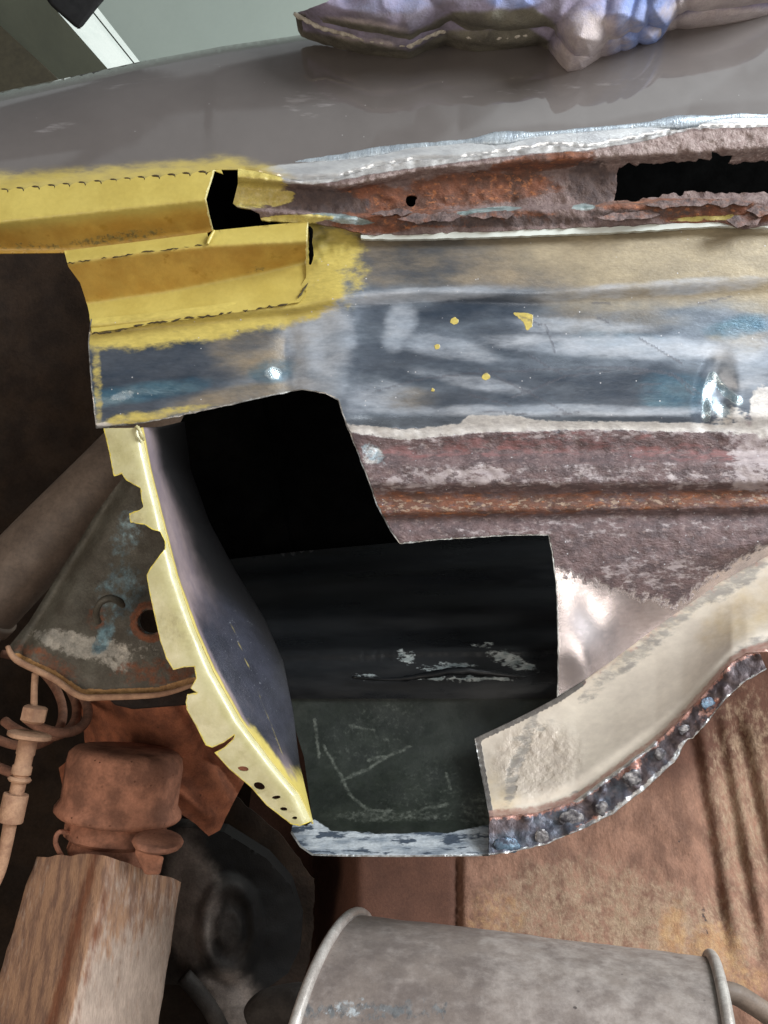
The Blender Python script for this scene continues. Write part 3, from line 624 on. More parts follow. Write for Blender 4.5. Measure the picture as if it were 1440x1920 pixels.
# yellow primed repair pieces at the left
y1 = [(-60,362),(0,354),(200,338),(390,322),(402,320),(394,345),(386,372),(392,402),(400,432),(388,437),(260,453),(125,470),(118,474),(-60,476)]
dy1 = prof([([(-60,354),(400,316)], -.0015), ([(-60,424),(0,416),(388,374)], -.010), ([(-60,466),(0,466),(125,466),(400,430)], .012)], False)
zig = [(-60,366)]
x = -40
while x < 392:
    yb = 358-(x/400)*36
    zig += [(x, yb+1.5), (x+10, yb-3), (x+24, yb-4), (x+27, yb+4)]; x += 29+random.uniform(-3, 3)
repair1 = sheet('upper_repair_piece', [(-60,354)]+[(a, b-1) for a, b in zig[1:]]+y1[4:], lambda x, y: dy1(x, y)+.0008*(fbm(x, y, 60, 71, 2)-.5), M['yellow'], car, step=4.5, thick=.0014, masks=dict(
    ochre=lambda x, y: sst(-6, 34, y-cv(x, [(-60,424),(0,416),(388,374)]))*.9,  # shaded lower fold, painted in
    dirt=lambda x, y: np.maximum(ells(x, y, [(60,462,90,10,0,0,.45),(220,445,120,12,-8,0,.5)]), 0),
    edge=lambda x, y: sst(4, 1, dseg(x, y, [(402,320),(394,345),(386,372),(392,402),(400,432)]))))
y2 = [(120,470),(260,453),(388,436),(392,458),(402,432),(480,424),(578,415),(576,455),(575,498),(584,500),(580,530),(572,552),(560,567),(470,582),(400,592),(300,606),(172,624),(167,590),(160,560),(150,530),(128,500)]
dy2 = prof([([(120,468),(260,450),(400,430),(580,412)], .0015), ([(120,492),(260,474),(400,460),(580,452)], -.007), ([(120,572),(165,570),(330,545),(480,515),(590,488)], .016), ([(120,630),(172,624),(400,592),(560,566),(600,556)], .004)], False)
seam2 = [(172,626),(210,622),(250,612),(290,604),(320,602),(345,596),(400,592),(440,584),(480,580),(520,573),(556,565),(566,548),(578,530)]
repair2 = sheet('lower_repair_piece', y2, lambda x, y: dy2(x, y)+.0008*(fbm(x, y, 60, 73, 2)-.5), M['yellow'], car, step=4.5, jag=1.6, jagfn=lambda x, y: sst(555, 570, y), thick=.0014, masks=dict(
    ochre=lambda x, y: band(x, y, [(120,496),(260,476),(400,462),(580,455)], [(120,570),(165,568),(330,543),(480,513),(590,486)], 8)*.85,  # shaded down-facing fold, painted in
    dirt=lambda x, y: ells(x, y, [(220,602,10,8,0,0,.6),(480,505,30,8,-10,0,.45)]),
    edge=lambda x, y: sst(4, 1, dseg(x, y, [(578,415),(576,455),(575,498)]))))
def seam(pts, parent, w=3.2, depth=None, seed=1, gap=.4):
    """thin dark stitched weld line left in the primer"""
    rn = random.Random(seed); P = resample(pts, 5, False); i = 0
    while i < len(P)-2:
        n = rn.randint(3, 9); seg = P[i:i+n]
        if len(seg) > 2:
            q = [at(a, b+rn.uniform(-1.6, 1.6), depth(np.array([a]), np.array([b]))[0]-.0006) for a, b in seg]
            tube('seam_gap', q, [.2*K]+[w*K*.5*rn.uniform(.5, 1.2) for _ in q[1:-1]]+[.2*K], M['seamdark'], parent, seg=6, sub=2, flat=.5)
        i += n if rn.random() > gap else n+rn.randint(1, 3)
M['seamdark'] = layered('seam_shadow_dirt', (74,60,30), (52,42,22), px=10, rough=.8, bump=.2)
seam(seam2, repair2, 4.4, lambda a, b: dy2(a, b)-.0005, 2)
seam([(126,494),(170,487),(215,482),(270,472),(320,467),(380,458)], repair2, 2.6, dy2, 3, .75)
tube('seam_gap', [at(577,424,.001), at(583,432,.0), at(582,455,-.003), at(584,478,.002), at(581,496,.006)], [1*K,4.5*K,3.5*K,5*K,2*K], M['black'], repair2, seg=8, sub=4, wob=.2, flat=.5)
tube('weld_drip', [at(402,432,-.004), at(394,446,-.006), at(389,458,-.008)], [2*K,4*K,2.5*K], M['yellow'], repair2, seg=8)
for i in range(len(zig)//4):
    a = zig[1+4*i]
    if a[0] < -20 or a[0] > 384: continue
    tube('stitch_gap', [at(a[0]+9, a[1]-3.5, -.0012), at(a[0]+17, a[1]-5.5, -.0022), at(a[0]+25, a[1]-4.5, -.0022), at(a[0]+28, a[1]+1.5, -.0022)], [.3*K,2*K,2.3*K,.5*K], M['seamdark'], repair1, seg=6, sub=2, flat=.5)

# inside of the box: left side plate with its primed, notched lip
RF = [(250,800,.004),(264,802,.003),(280,880,.0),(305,980,-.004),(330,1080,-.009),(365,1180,-.014),(400,1260,-.018),(450,1350,-.022),(510,1430,-.026),(560,1490,-.029),(584,1540,-.031)][1:]
RM = [(300,800,.03),(308,880,.028),(335,980,.025),(365,1080,.02),(412,1180,.014),(455,1260,.008),(495,1350,.0),(540,1430,-.009),(568,1490,-.018),(585,1540,-.027)]
RB = [(345,790,.10),(356,880,.10),(392,980,.095),(440,1070,.085),(495,1160,.07),(530,1240,.058),(548,1330,.04),(560,1430,.015),(576,1500,-.008),(586,1545,-.025)]
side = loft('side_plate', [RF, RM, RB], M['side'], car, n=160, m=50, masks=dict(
    dark=lambda x, y, t: sst(.22, .8, t+.2*sst(1000, 820, y))*1.0,  # painted shade, growing darker deeper into the box
    blue=lambda x, y, t: ells(x, y, [(450,1280,70,170,-25,0,.95)])*sst(.08, .2, t),
    scr=lambda x, y, t: np.maximum(ells(x, y, [(470,1240,60,150,-25,0,.2)]), sst(3, 1, dseg(x, y, [(428,1160),(460,1240),(495,1330),(520,1400)]))*.3),
    yellow=lambda x, y, t: np.maximum(np.maximum(sst(.12, .02, t), sst(1300, 1420, y)*sst(.42, .1, t)), np.maximum(sst(1400, 1500, y)*.95*sst(.2,.5,t+.3), sst(2.4, .6, dseg(x, y, [(430,1165),(462,1245),(498,1335),(530,1420)]))*.42))))
LO = [(194,803),(205,850),(213,892),(228,888),(240,903),(262,915),(267,950),(258,958),(241,963),(244,980),(270,983),(285,992),(300,996),(309,1015),(309,1030),(300,1040),(282,1065),(275,1078),(281,1115),(300,1200),(312,1235),(325,1256),(345,1251),(364,1250),(368,1272),(358,1290),(370,1300),(352,1302),(349,1318),(350,1330),(368,1362),(386,1398),(398,1402),(420,1392),(440,1378),(437,1386),(420,1402),(402,1411),(430,1442),(470,1476),(500,1510),(545,1545),(562,1549),(582,1541)]
lp = LO+[(p[0]+3, p[1]) for p in RF[::-1]]
Fy = [(p[1], p[2]) for p in RF]
def dlip(px, py):
    fx = np.interp(py, [p[1] for p in RF], [p[0] for p in RF]); fz = np.interp(py, [a for a, _ in Fy], [b for _, b in Fy])
    d = np.clip(fx-px, -10, 90); return fz-.0105*(1-np.exp(-np.clip(d+4, 0, 90)/9))+.0035+d*.00006+.0010*(fbm(px, py, 40, 81, 2)-.5)
def elp(cx, cy, rx, ry, rot=0):
    r = math.radians(rot); return [(cx+rx*math.cos(a)*math.cos(r)-ry*math.sin(a)*math.sin(r), cy+rx*math.cos(a)*math.sin(r)+ry*math.sin(a)*math.cos(r)) for a in [k*math.pi/7 for k in range(14)]]
lipholes = [elp(456,1442,10,5,8), elp(486,1474,11,7,20), elp(518,1495,8,3.5,-8), elp(532,1517,7,4,0), elp(552,1534,5,3,0)]
sheet('primed_lip', lp, dlip, M['lip'], side, step=4, holes=lipholes, jag=2.2, jagfn=lambda x, y: np.clip(sst(880, 895, y)*sst(1000, 985, y)+sst(1255, 1290, y)*sst(1340, 1310, y), .15, 1), holejag=1, thick=.0014, masks=dict(
    grime=lambda x, y: ells(x, y, [(325,1170,30,30,0,0,.5),(350,1200,24,20,0,0,.45),(485,1478,20,10,0,0,.6),(245,900,20,12,0,0,.45),(520,1500,40,10,35,0,.45),(255,970,16,14,0,0,.6),(420,1395,40,5,-30,0,.6)]),
    edge=lambda x, y: sst(4, 0, dseg(x, y, LO))*.8))
tube('paint_curl', [at(256,800,-.003), at(262,808,-.005), at(266,818,-.004), at(270,826,-.002)], [4*K,3*K,4*K,1.5*K], M['lip'], side, seg=8, wob=.3)

# dark inner walls of the box
LT = [(400,1052),(560,1034),(760,1016),(1100,990)]
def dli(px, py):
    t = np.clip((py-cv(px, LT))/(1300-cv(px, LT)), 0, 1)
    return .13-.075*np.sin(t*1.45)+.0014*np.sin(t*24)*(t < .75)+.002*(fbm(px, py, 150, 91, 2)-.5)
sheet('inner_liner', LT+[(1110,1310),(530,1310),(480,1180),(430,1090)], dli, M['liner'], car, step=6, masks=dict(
    scr=lambda x, y: ells(x, y, [(840,1250,60,9,-4,0,.62),(960,1240,50,16,20,0,.6),(870,1272,110,6,0,0,.66),(760,1232,22,14,20,0,.55),(900,1210,30,5,-4,0,.5),(690,1268,40,5,0,0,.5)])))
tube('sealer_ridge', [at(660,1270,.052), at(740,1274,.05), at(800,1266,.048), at(860,1258,.046), at(920,1262,.047), at(985,1270,.05)], [2*K,4*K,7*K,8*K,6*K,2*K], M['liner'], car, seg=10, wob=.25)
PB = [(545,1562),(562,1588),(585,1604),(640,1606),(750,1607),(919,1605)]
pl = [(520,1282),(700,1284),(1100,1284),(1060,1340),(940,1410),(928,1536),(919,1605)]+PB[::-1][1:]+[(549,1546),(574,1550),(586,1540),(570,1420),(545,1340)]
def dpl(px, py):
    t = np.clip((py-1284)/320, 0, 1); return .060-.096*t**1.7+.0010*(fbm(px, py, 90, 95, 2)-.5)-.002*sst(1535, 1560, py)
sheet('floor_plate', pl, dpl, M['plate'], car, step=2.6, masks=dict(
    scr=lambda x, y: np.maximum(ells(x, y, [(700,1370,130,60,-25,0,.2),(800,1480,110,60,-15,0,.2),(900,1520,40,40,0,0,.45),(740,1530,120,12,0,0,.45),(930,1500,20,60,0,0,.3)]), sst(6, .3, np.minimum.reduce([dseg(x+8*fbm(x, y, 40, 7)-4, y+10*fbm(x, y, 30, 9)-5, p) for p in [[(608,1400),(640,1455),(655,1490),(690,1520),(735,1518)],[(640,1465),(700,1435),(735,1410)],[(690,1425),(770,1400)],[(835,1450),(848,1482)],[(655,1362),(700,1368)],[(760,1536),(800,1515),(840,1508)],[(590,1350),(598,1420)]]]))*.66),
    silver=lambda x, y: np.maximum(sst(-6, 16, y-cv(x, [(540,1530),(590,1532),(620,1552),(740,1558),(850,1556),(925,1540)]))*1.0, sst(600, 575, x)*sst(1535, 1550, y)),
    edge=lambda x, y: sst(6, 1, dseg(x, y, PB))))
sheet('cavity_back', [(240,285),(1560,285),(1560,1060),(1120,1060),(1120,1330),(440,1330),(400,1060),(240,820)], lambda x, y: .17+0*x, M['black'], car, step=30)  # black sheet in place of the shade behind the openings
sheet('cavity_side', [(330,400),(420,400),(600,1300),(430,1300),(330,900)], lambda x, y: .165+0*x, M['black'], car, step=30)  # black sheet, its shade put into the colour

# wheel arch and underside of the floor
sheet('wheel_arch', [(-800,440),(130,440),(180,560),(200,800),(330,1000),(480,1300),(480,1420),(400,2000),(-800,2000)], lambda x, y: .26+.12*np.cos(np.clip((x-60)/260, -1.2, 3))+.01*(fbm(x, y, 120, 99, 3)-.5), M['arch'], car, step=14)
def dpan(px, py):
    y = .20+.07*sst(1900, 1300, py)-.05*sst(1600, 2000, py)+.08*sst(680, 580, px)
    r = 0
    for x0, s in ((1300,.30),(1350,.34),(1392,.40)):
        u = px-(x0+(py-1400)*.16*s/.3); r = r+np.exp(-(u/15)**2)
    y = y + .010*r*sst(1300, 1400, py)*sst(1850, 1700, py)
    y = y + .006*np.exp(-((px-858)/5)**2)*sst(1600, 1620, py) - .006*sst(856, 872, px)
    return y + .006*(fbm(px, py, 60, 101, 4)-.5)*sst(850, 900, px)+.003*(fbm(px, py, 90, 103, 2)-.5)
sheet('floor_pan', [(330,1240),(700,1320),(1560,1100),(1560,2000),(330,2000)], dpan, M['pan'], car, step=8, masks=dict(
    dull=lambda x, y: np.maximum(sst(880, 840, x), sst(1640, 1480, y+.25*(x-900)))*1.0,
    pale=lambda x, y: ells(x, y, [(1080,1700,180,90,0,0,.5),(1250,1740,100,80,0,0,.6),(1160,1740,12,80,0,0,.7),(1340,1760,100,90,0,0,.5),(1400,1500,80,200,0,0,.45)]),
    orange=lambda x, y: ells(x, y, [(1262,1760,26,70,0,0,.7),(1340,1790,60,60,0,0,.65),(1390,1840,80,30,0,0,.5),(930,1720,60,60,0,0,.4)]),
    flake=lambda x, y: ells(x, y, [(1268,1590,5,40,20,0,.45),(1320,1720,5,50,-10,0,.5)])))

# ------------------------------------------------------------------ suspension and the rest of the underside
shock = thing('shock_absorber', 'dusty grey-brown tube slanting out of the dark wheel arch at left', 'shock absorber', at(0, 1130, .17))
def keep(o, parent):
    o.parent = parent; o.matrix_parent_inverse = Matrix.Translation(parent.location).inverted(); return o
keep(tube('outer_tube', [at(-420,1540,.13), at(-90,1200,.15), at(60,1040,.16), at(240,860,.18), at(330,760,.19)], .030, M['tubegrey'], None, seg=40, sub=4), shock)
keep(tube('end_ring', [at(-45,1150,.152), at(-30,1134,.152)], .033, M['tubegrey'], None, seg=40, sub=3), shock)

arm = thing('suspension_arm', 'scuffed grey steel arm with round hole below the dark wheel arch', 'suspension arm')
ap = [(232,893),(275,898),(330,960),(360,1060),(400,1180),(392,1260),(362,1282),(300,1300),(200,1305),(150,1304),(100,1270),(30,1236),(15,1214),(55,1165),(120,1060),(185,955)]
ahole = elp(282,1166,24,23)
def darm(px, py):
    return .085-.02*sst(1000, 1300, py)+.010*np.exp(-(dseg(px, py, [(30,1230),(232,893)])/16)**2)+.004*(fbm(px, py, 60, 111, 3)-.5)-.005*np.exp(-((np.hypot(px-282, py-1166)-27)/5)**2)
plate = sheet('arm_plate', ap, darm, M['arm'], arm, step=5, holes=[ahole], thick=.006, masks=dict(
    scuff=lambda x, y: ells(x, y, [(150,1210,100,24,14,0,.72),(110,1200,36,16,0,0,.7),(215,1230,40,30,30,0,.6),(250,1220,60,20,0,0,.4)]),
    teal=lambda x, y: ells(x, y, [(195,1195,16,40,25,0,.7),(225,1110,50,60,30,0,.45),(240,1000,30,60,20,0,.45),(260,1180,30,20,0,0,.4)]),
    rusty=lambda x, y: np.maximum(sst(14, 4, np.abs(np.hypot(x-282, y-1166)-31))*.7, ells(x, y, [(180,1160,20,30,0,0,.5),(300,1260,100,30,0,0,.5),(90,1240,80,24,30,0,.5)])),
    ochre=lambda x, y: sst(16, 8, dseg(x, y, [(30,1236),(100,1270),(150,1304),(200,1305),(300,1300),(362,1282)]))))
tube('arm_hook', [at(184,1166,.058), at(180,1150,.050), at(188,1130,.046), at(206,1122,.048), at(224,1128,.056), at(230,1136,.062)], [7*K,7*K,7*K,8*K,8*K,6*K], M['arm'], arm, seg=10)
tube('arm_edge', [at(14,1212,.07), at(32,1238,.066), at(100,1272,.06), at(150,1305,.057), at(200,1307,.056), at(300,1302,.056), at(366,1283,.056)], [5*K,7*K,7*K,7*K,7*K,6*K,4*K], M['hose'], arm, seg=10)
o = solid('rubber_pad', pp([(195,1300,.075),(370,1284,.075),(352,1322,.075),(250,1330,.075),(215,1322,.075)]), pp([(195,1300,.12),(370,1284,.12),(352,1322,.12),(250,1330,.12),(215,1322,.12)]), M['rubber'], bevel=.002)
tag(o, 'dark rubber pad squeezed beneath the scuffed grey suspension arm', 'rubber pad')
perch = [(150,1300),(372,1298),(415,1360),(468,1440),(456,1470),(430,1520),(412,1556),(392,1568),(366,1545),(330,1520),(250,1510),(120,1490),(110,1440),(160,1400)]
def dper(x, y):
    c = cv(y, [(1290,.075),(1350,.10),(1420,.125),(1480,.10),(1540,.11)])
    return .05+c*.8+.05*((x-330)/150)**2-.010*np.exp(-(dseg(x, y, [(180,1420),(260,1435),(320,1470),(392,1530)])/12)**2)+.010*np.exp(-(dseg(x, y, [(330,1300),(400,1420),(440,1480)])/14)**2)+.003*(fbm(x, y, 60, 121, 3)-.5)
o = sheet('spring_bracket', perch, dper, M['redox'], None, step=5, thick=.008, jag=1)
tag(o, 'red oxide coloured cone shaped bracket above the dusty rubber mount', 'bracket')

mount = thing('rubber_mount', 'red dusty cup shaped mount standing on top of the timber post', 'mount', at(222, 1610, .09))
ax = Vector(at(212, 1592, .09)); up_ = (Vector(at(240, 1400, .10))-ax).normalized()
keep(lathe('cup', [(0,.077),(.030,.077),(.0395,.0755),(.0435,.0715),(.0448,.065),(.0445,.052),(.0445,.036),(.0465,.033),(.0485,.030),(.0485,.027),(.046,.0245),(.040,.024),(.036,.021)], ax, up_, M['redox2'], None, dent=.006), mount)
keep(lathe('lower_ring', [(.036,.024),(.0385,.020),(.0385,.010),(.033,.006),(.0345,.0),(.030,-.012),(0,-.014)], ax, up_, M['redox2'], None, dent=.006), mount)
keep(lathe('tab', [(0,.0028),(.014,.0028),(.017,.002),(.018,0),(.017,-.002),(.012,-.003),(0,-.003)], at(296,1578,.036), Vector((.12,-.06,1)), M['redox2'], None, seg=40, sx=1.0, dent=.02), mount)
keep(solid('tab_leg', pp([(262,1570,.040),(282,1600,.040),(308,1606,.04),(300,1640,.040),(272,1640,.040),(252,1600,.040)]), pp([(262,1570,.047),(282,1600,.047),(308,1606,.047),(300,1640,.047),(272,1640,.047),(252,1600,.047)]), M['redox2'], None, bevel=.002), mount)
keep(tube('side_loop', [at(140,1566,.07), at(112,1560,.06), at(104,1580,.06), at(116,1606,.07)], [5*K]*4, M['redox2'], None, seg=10), mount)

# timber prop
LTp, NTp, RTp, BTp = (60,1606,.075), (207,1603,.028), (346,1658,.085), (215,1650,.150)
def ext(p, dx, dy, dd, t): return (p[0]+dx*t, p[1]+dy*t, p[2]+dd*t)
tt = 3.2
post = thing('timber_post', 'worn square sawn timber post holding up the dusty cup mount', 'timber post', at(205, 1800, .08))
top = pp([LTp, NTp, RTp, BTp]); bot = pp([ext(LTp,-78,250,-.004,tt), ext(NTp,-72,310,-.012,tt), ext(RTp,-42,270,-.004,tt), ext(BTp,-60,280,0,tt)])
n1 = 26; n2 = 60
vs = []; fs = []; pal = []; sta = []
cor = [(0,1),(1,2),(2,3),(3,0)]; ring = 4*n1
for j in range(n2+1):
    v = j/n2
    for k, (a, b) in enumerate(cor):
        for i in range(n1):
            u = i/n1
            A = Vector(top[a]).lerp(Vector(bot[a]), v); B = Vector(top[b]).lerp(Vector(bot[b]), v); p = A.lerp(B, u)
            c = sum((Vector(top[q]).lerp(Vector(bot[q]), v) for q in range(4)), Vector())/4
            e = min(u, 1-u); round_ = .05*math.exp(-e/.04)
            nz = float(fbm(np.array([u*90+k*200.]), np.array([v*420.]), 30, 131+k, 3)[0])-.5
            top_j = (float(fbm(np.array([u*100+k*100.]), np.array([0.]), 18, 7, 2)[0])-.5)*.004*(1 if j == 0 else 0)
            p = c+(p-c)*(1-round_+nz*.035*(1.0 if e > .02 else 2.2)); p.z += top_j
            vs.append(p); w = v*tt*310
            if k == 1: pal.append(.34+.5*max(0, min(1, ((w-70)/150)*1.2+ (u-.55)*1.2)) ); sta.append(max(0, .55-abs(u-.05)*5))  # right face painted paler, with its lit patch in the colour
            else: pal.append(.25 if k == 0 and u < .3 else .1); sta.append(max(0, .75-abs(u-.8)*4.5) if k == 0 else .2)
for j in range(n2):
    for k in range(ring):
        fs.append((j*ring+k, (j+1)*ring+k, (j+1)*ring+(k+1) % ring, j*ring+(k+1) % ring))
fs.append(tuple(range(ring))); fs.append(tuple(n2*ring+k for k in range(ring))[::-1])
me = bpy.data.meshes.new('post_body'); me.from_pydata(vs, [], fs); me.update()
b = bmesh.new(); b.from_mesh(me); bmesh.ops.recalc_face_normals(b, faces=b.faces); b.to_mesh(me); b.free(); smooth(me)
for nm, arr in (('pale', pal), ('stain', sta)):
    a_ = me.attributes.new(nm, 'FLOAT', 'POINT'); a_.data.foreach_set('value', np.array(arr, np.float32))
o = keep(link('post_body', me, M['wood']), post); m_ = o.modifiers.new('edges', 'EDGE_SPLIT'); m_.split_angle = math.radians(38)

# brake hose and spring at the far left
hose = thing('brake_hose', 'dusty brake hose with flanged nut hanging at the left edge', 'hose', at(45, 1400, .06))
keep(tube('pipe', [at(66,1262,.07), at(64,1300,.066), at(64,1346,.062)], [7*K]*3, M['hose'], None, seg=14), hose)
hd = (Vector(at(64,1340,.062))-Vector(at(18,1545,.05))).normalized()
def along(t): return Vector(at(64,1340,.062))-hd*t*K
keep(lathe('hex_nut', [(0,10*K),(20*K,9*K),(27*K,4*K),(27*K,-22*K),(20*K,-26*K),(0,-26*K)], along(8), -hd, M['hose'], None, seg=6), hose)
keep(lathe('flange_plate', [(0,5*K),(38*K,5*K),(44*K,2*K),(44*K,-5*K),(36*K,-8*K),(0,-8*K)], along(44), -hd, M['hose'], None, seg=24), hose)
keep(lathe('sleeve', [(0,0),(19*K,0),(19*K,30*K),(17*K,33*K),(17*K,52*K),(20*K,55*K),(20*K,70*K),(14*K,74*K),(0,74*K)], along(50), -hd, M['hose'], None, seg=24), hose)
keep(tube('hose_ring', [along(126), along(131), along(136)], [20*K,24*K,20*K], M['hose'], None, seg=20), hose)
keep(tube('hose_line', [along(115), along(150), along(200), at(10,1590,.05), at(-4,1640,.05), at(-30,1690,.05)], [15*K,15*K,14*K,13*K,13*K,13*K], M['hose'], None, seg=18), hose)
keep(lathe('hose_clamp', [(14*K,0),(24*K,0),(25*K,2*K),(25*K,54*K),(24*K,56*K),(14*K,56*K)], along(160), -hd, M['hose'], None, seg=24), hose)
coil = thing('coil_spring', 'dusty pink-brown coil spring loops behind the brake hose', 'spring', at(90, 1350, .14))
for i, (cx, cy, rx, ry) in enumerate([(95,1318,70,66),(60,1312,84,84),(20,1312,98,104)]):
    P = [at(cx+rx*math.cos(a), cy+ry*math.sin(a)*.8+.25*rx*math.cos(a), .15+.03*i-.05*math.sin(a)) for a in [math.radians(d) for d in range(-100, 130, 12)]]
    keep(tube('coil_turn', P, 11*K, M['coil'], None, seg=14, sub=3), coil)
rod = tube('track_rod', [at(-60,1400,.12), at(-10,1435,.115), at(40,1455,.11)], 11*K, M['coil'], None, seg=16)
tag(rod, 'thin dusty rod end poking in below the coil spring', 'rod')

# dark axle casting behind the post
axle = thing('axle_housing', 'dark greasy axle casting with round bosses behind the timber post', 'axle', at(440, 1780, .16))
def dhx(px, py):
    r = np.hypot((px-430)/.62, py-1742)
    return .165+.03*((px-400)/150)**2+.004*(fbm(px, py, 50, 141, 3)-.5)-.010*sst(1880, 1840, py)*np.exp(-((px-372)/50)**2)-.010*sst(112, 80, r)+.004*sst(74, 54, r)-.003*sst(46, 32, r)
hp = [(250,1540),(420,1560),(500,1610),(545,1660),(566,1720),(562,1780),(540,1825),(505,1850),(474,1872),(464,1900),(462,1990),(414,1990),(412,1900),(404,1874),(380,1858),(330,1846),(250,1845)]
keep(sheet('casting', hp, dhx, M['axle'], None, step=5, thick=.02, masks=dict(
    dust=lambda x, y: np.maximum(ells(x, y, [(360,1680,50,120,0,0,.95),(420,1860,70,40,0,0,.8),(430,1742,40,60,0,0,.2),(440,1930,30,60,0,0,.7)]), 0),
    shade=lambda x, y: ells(x, y, [(530,1720,80,160,0,0,1.3),(480,1600,110,60,20,0,1.2)]))), axle)  # painted shade towards the right of the casting
keep(tube('lower_pipe', [at(345,1830,.14), at(390,1885,.14), at(430,1960,.14)], .007, M['axle'], None, seg=14), axle)
keep(tube('round_joint', [at(470,1912,.12), at(500,1895,.12), at(560,1885,.12), at(600,1890,.12)], [.010,.016,.017,.012], M['axle'], None, seg=24), axle)
keep(sheet('shade_backing', [(255,1500),(430,1484),(520,1560),(590,1650),(586,1760),(560,1900),(545,2000),(255,2000)], lambda x, y: .196+.02*sst(430, 590, x)+.006*(fbm(x, y, 60, 181, 3)-.5), M['arch'], None, step=8, jag=3), axle)  # added dark sheet standing in for the shade around the casting

# exhaust silencer
sil = thing('exhaust_silencer', 'grey oval exhaust silencer with rolled end rims at the bottom', 'silencer', at(980, 1990, -.06))
SA = Vector((-92*K, -.02, -768*K)); SB = Vector((548*K, -.0796, -770*K))
dS = (SB-SA).normalized(); nS = Vector((dS.y, -dS.x, 0)).normalized(); ra, rb = .10, .062
def oval(c, s, n=96): return [c+nS*math.sin(2*math.pi*k/n)*ra*s+Vector((0,0,1))*(math.cos(2*math.pi*k/n)*rb*s-rb) for k in range(n)]
n = 96; m = 60; vs = []; fs = []; bur = []; bri = []; pa = []
for j in range(m+1):
    for k, p in enumerate(oval(SA.lerp(SB, j/m), 1)):
        q = p.copy(); q.z += .0012*(float(fbm(np.array([j*14.]), np.array([k*12.]), 60, 151, 2)[0])-.5); vs.append(q)
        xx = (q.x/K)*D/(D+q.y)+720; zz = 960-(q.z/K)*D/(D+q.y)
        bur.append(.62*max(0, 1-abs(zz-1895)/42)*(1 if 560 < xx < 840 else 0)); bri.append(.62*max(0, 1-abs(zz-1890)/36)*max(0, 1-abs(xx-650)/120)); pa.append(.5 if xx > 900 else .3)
for j in range(m):
    for k in range(n): fs.append((j*n+k, j*n+(k+1) % n, (j+1)*n+(k+1) % n, (j+1)*n+k))
me = bpy.data.meshes.new('shell'); me.from_pydata(vs, [], fs); me.update()
b = bmesh.new(); b.from_mesh(me); bmesh.ops.recalc_face_normals(b, faces=b.faces); b.to_mesh(me); b.free(); smooth(me)
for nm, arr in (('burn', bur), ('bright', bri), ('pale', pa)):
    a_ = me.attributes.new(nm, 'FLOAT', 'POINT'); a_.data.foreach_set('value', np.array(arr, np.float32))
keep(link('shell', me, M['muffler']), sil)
for c, dr in ((SA, -1), (SB, 1)):
    keep(tube('end_rim', oval(c, 1.02, 48)+oval(c, 1.02, 48)[:1], .0036, M['rim'], None, seg=14, sub=3, cap=False), sil)
    ec = oval(c+dS*dr*-.003, .99); me = bpy.data.meshes.new('end_plate'); me.from_pydata(ec, [], [tuple(range(96))]); me.update()
    keep(link('end_plate', me, M['muffler']), sil)
keep(tube('tail_pipe', [at(1330,1862,-.03), at(1372,1862,-.03), at(1410,1882,-.03), at(1470,1922,-.03), at(1540,1960,-.03)], .0066, M['tubegrey'], None, seg=20), sil)

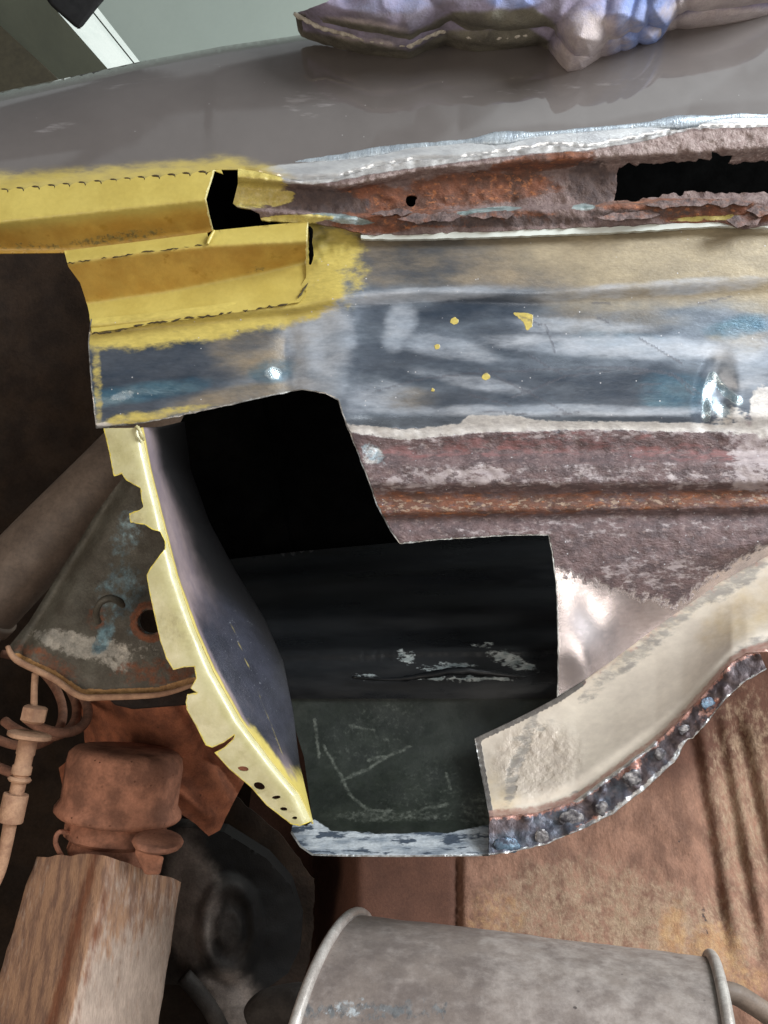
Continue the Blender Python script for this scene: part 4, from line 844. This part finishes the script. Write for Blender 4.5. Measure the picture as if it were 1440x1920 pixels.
# ------------------------------------------------------------------ the cloth lying on the panel
ragp = [(553,26),(560,38),(600,52),(680,72),(735,80),(770,86),(800,68),(840,54),(870,66),(900,72),(960,68),(1020,58),(1046,76),(1062,100),(1075,112),(1108,104),(1140,82),(1175,74),(1212,62),(1250,50),(1268,28),(1310,30),(1370,20),(1440,8),(1520,-12),(1520,-140),(600,-140),(650,-20),(612,4),(580,16)]
def drag(px, py):
    d = np.clip(dseg(px, py, ragp[:28]), 0, 160)
    puff = .030*(1-np.exp(-d/20))
    L = [(1098,64,56,74,14,.016),(1160,36,34,52,22,.016),(1200,28,22,44,20,.017),(1240,12,34,44,14,.020),(1360,-20,130,54,-8,.016),(940,-10,160,66,4,.012),(700,10,150,50,8,.010)]
    lump = 0
    for cx, cy, rx, ry, ro, am in L:
        a = math.radians(ro); u = ((px-cx)*math.cos(a)+(py-cy)*math.sin(a))/rx; v = (-(px-cx)*math.sin(a)+(py-cy)*math.cos(a))/ry
        lump = np.minimum(lump, -am*np.sqrt(np.clip(1-u*u-v*v, 0, 1)))
    w = 1-np.abs(2*fbm(px*.8+py*.5, py*1.0-px*.15, 60, 171, 2)-1)
    return .012-puff+lump+.007*(.7-w)*np.clip(d/20, 0, 1)+.0025*(fbm(px, py, 34, 163, 2)-.5)*np.clip(d/12, .2, 1)+.02*sst(700, 560, px)+.012*sst(1270, 1290, px)
rag = thing('cloth', 'crumpled padded lavender and blue cloth lying on the grey panel', 'cloth')
body = sheet('padded_cloth', ragp, drag, M['rag'], rag, step=3.5, thick=.022, jag=1, masks=dict(
    blue=lambda x, y: ells(x, y, [(1215,30,60,60,0,0,.9),(1120,30,70,30,-30,0,.5),(960,0,60,20,0,0,.6),(720,5,120,24,0,0,.4)]),
    pale=lambda x, y: ells(x, y, [(1105,70,60,60,0,0,.7),(1380,10,140,30,-6,0,.9),(680,50,90,16,8,0,.6),(1180,60,30,30,0,0,.5)]),
    olive=lambda x, y: np.maximum(band(x, y, [(540,20),(700,46),(770,60),(850,20),(1000,14),(1040,40),(1060,60)], [(540,60),(700,90),(1060,140)], 10)*sst(1060, 1030, x)*.8, 0)))  # olive underside, with shadow among the middle lumps painted in
hp_ = [(553,28),(600,53),(680,73),(735,81),(770,87),(800,70),(840,56),(870,67),(900,73),(960,69),(1020,59)]
P = resample(hp_, 9, False)
tube('hem', [at(a, b-2+1.2*(i % 2), drag(np.array([a]), np.array([b-5.]))[0]-.003) for i, (a, b) in enumerate(P)], [(3.6+1.6*(i % 2))*K for i in range(len(P))], M['hem'], body, seg=10, sub=3)
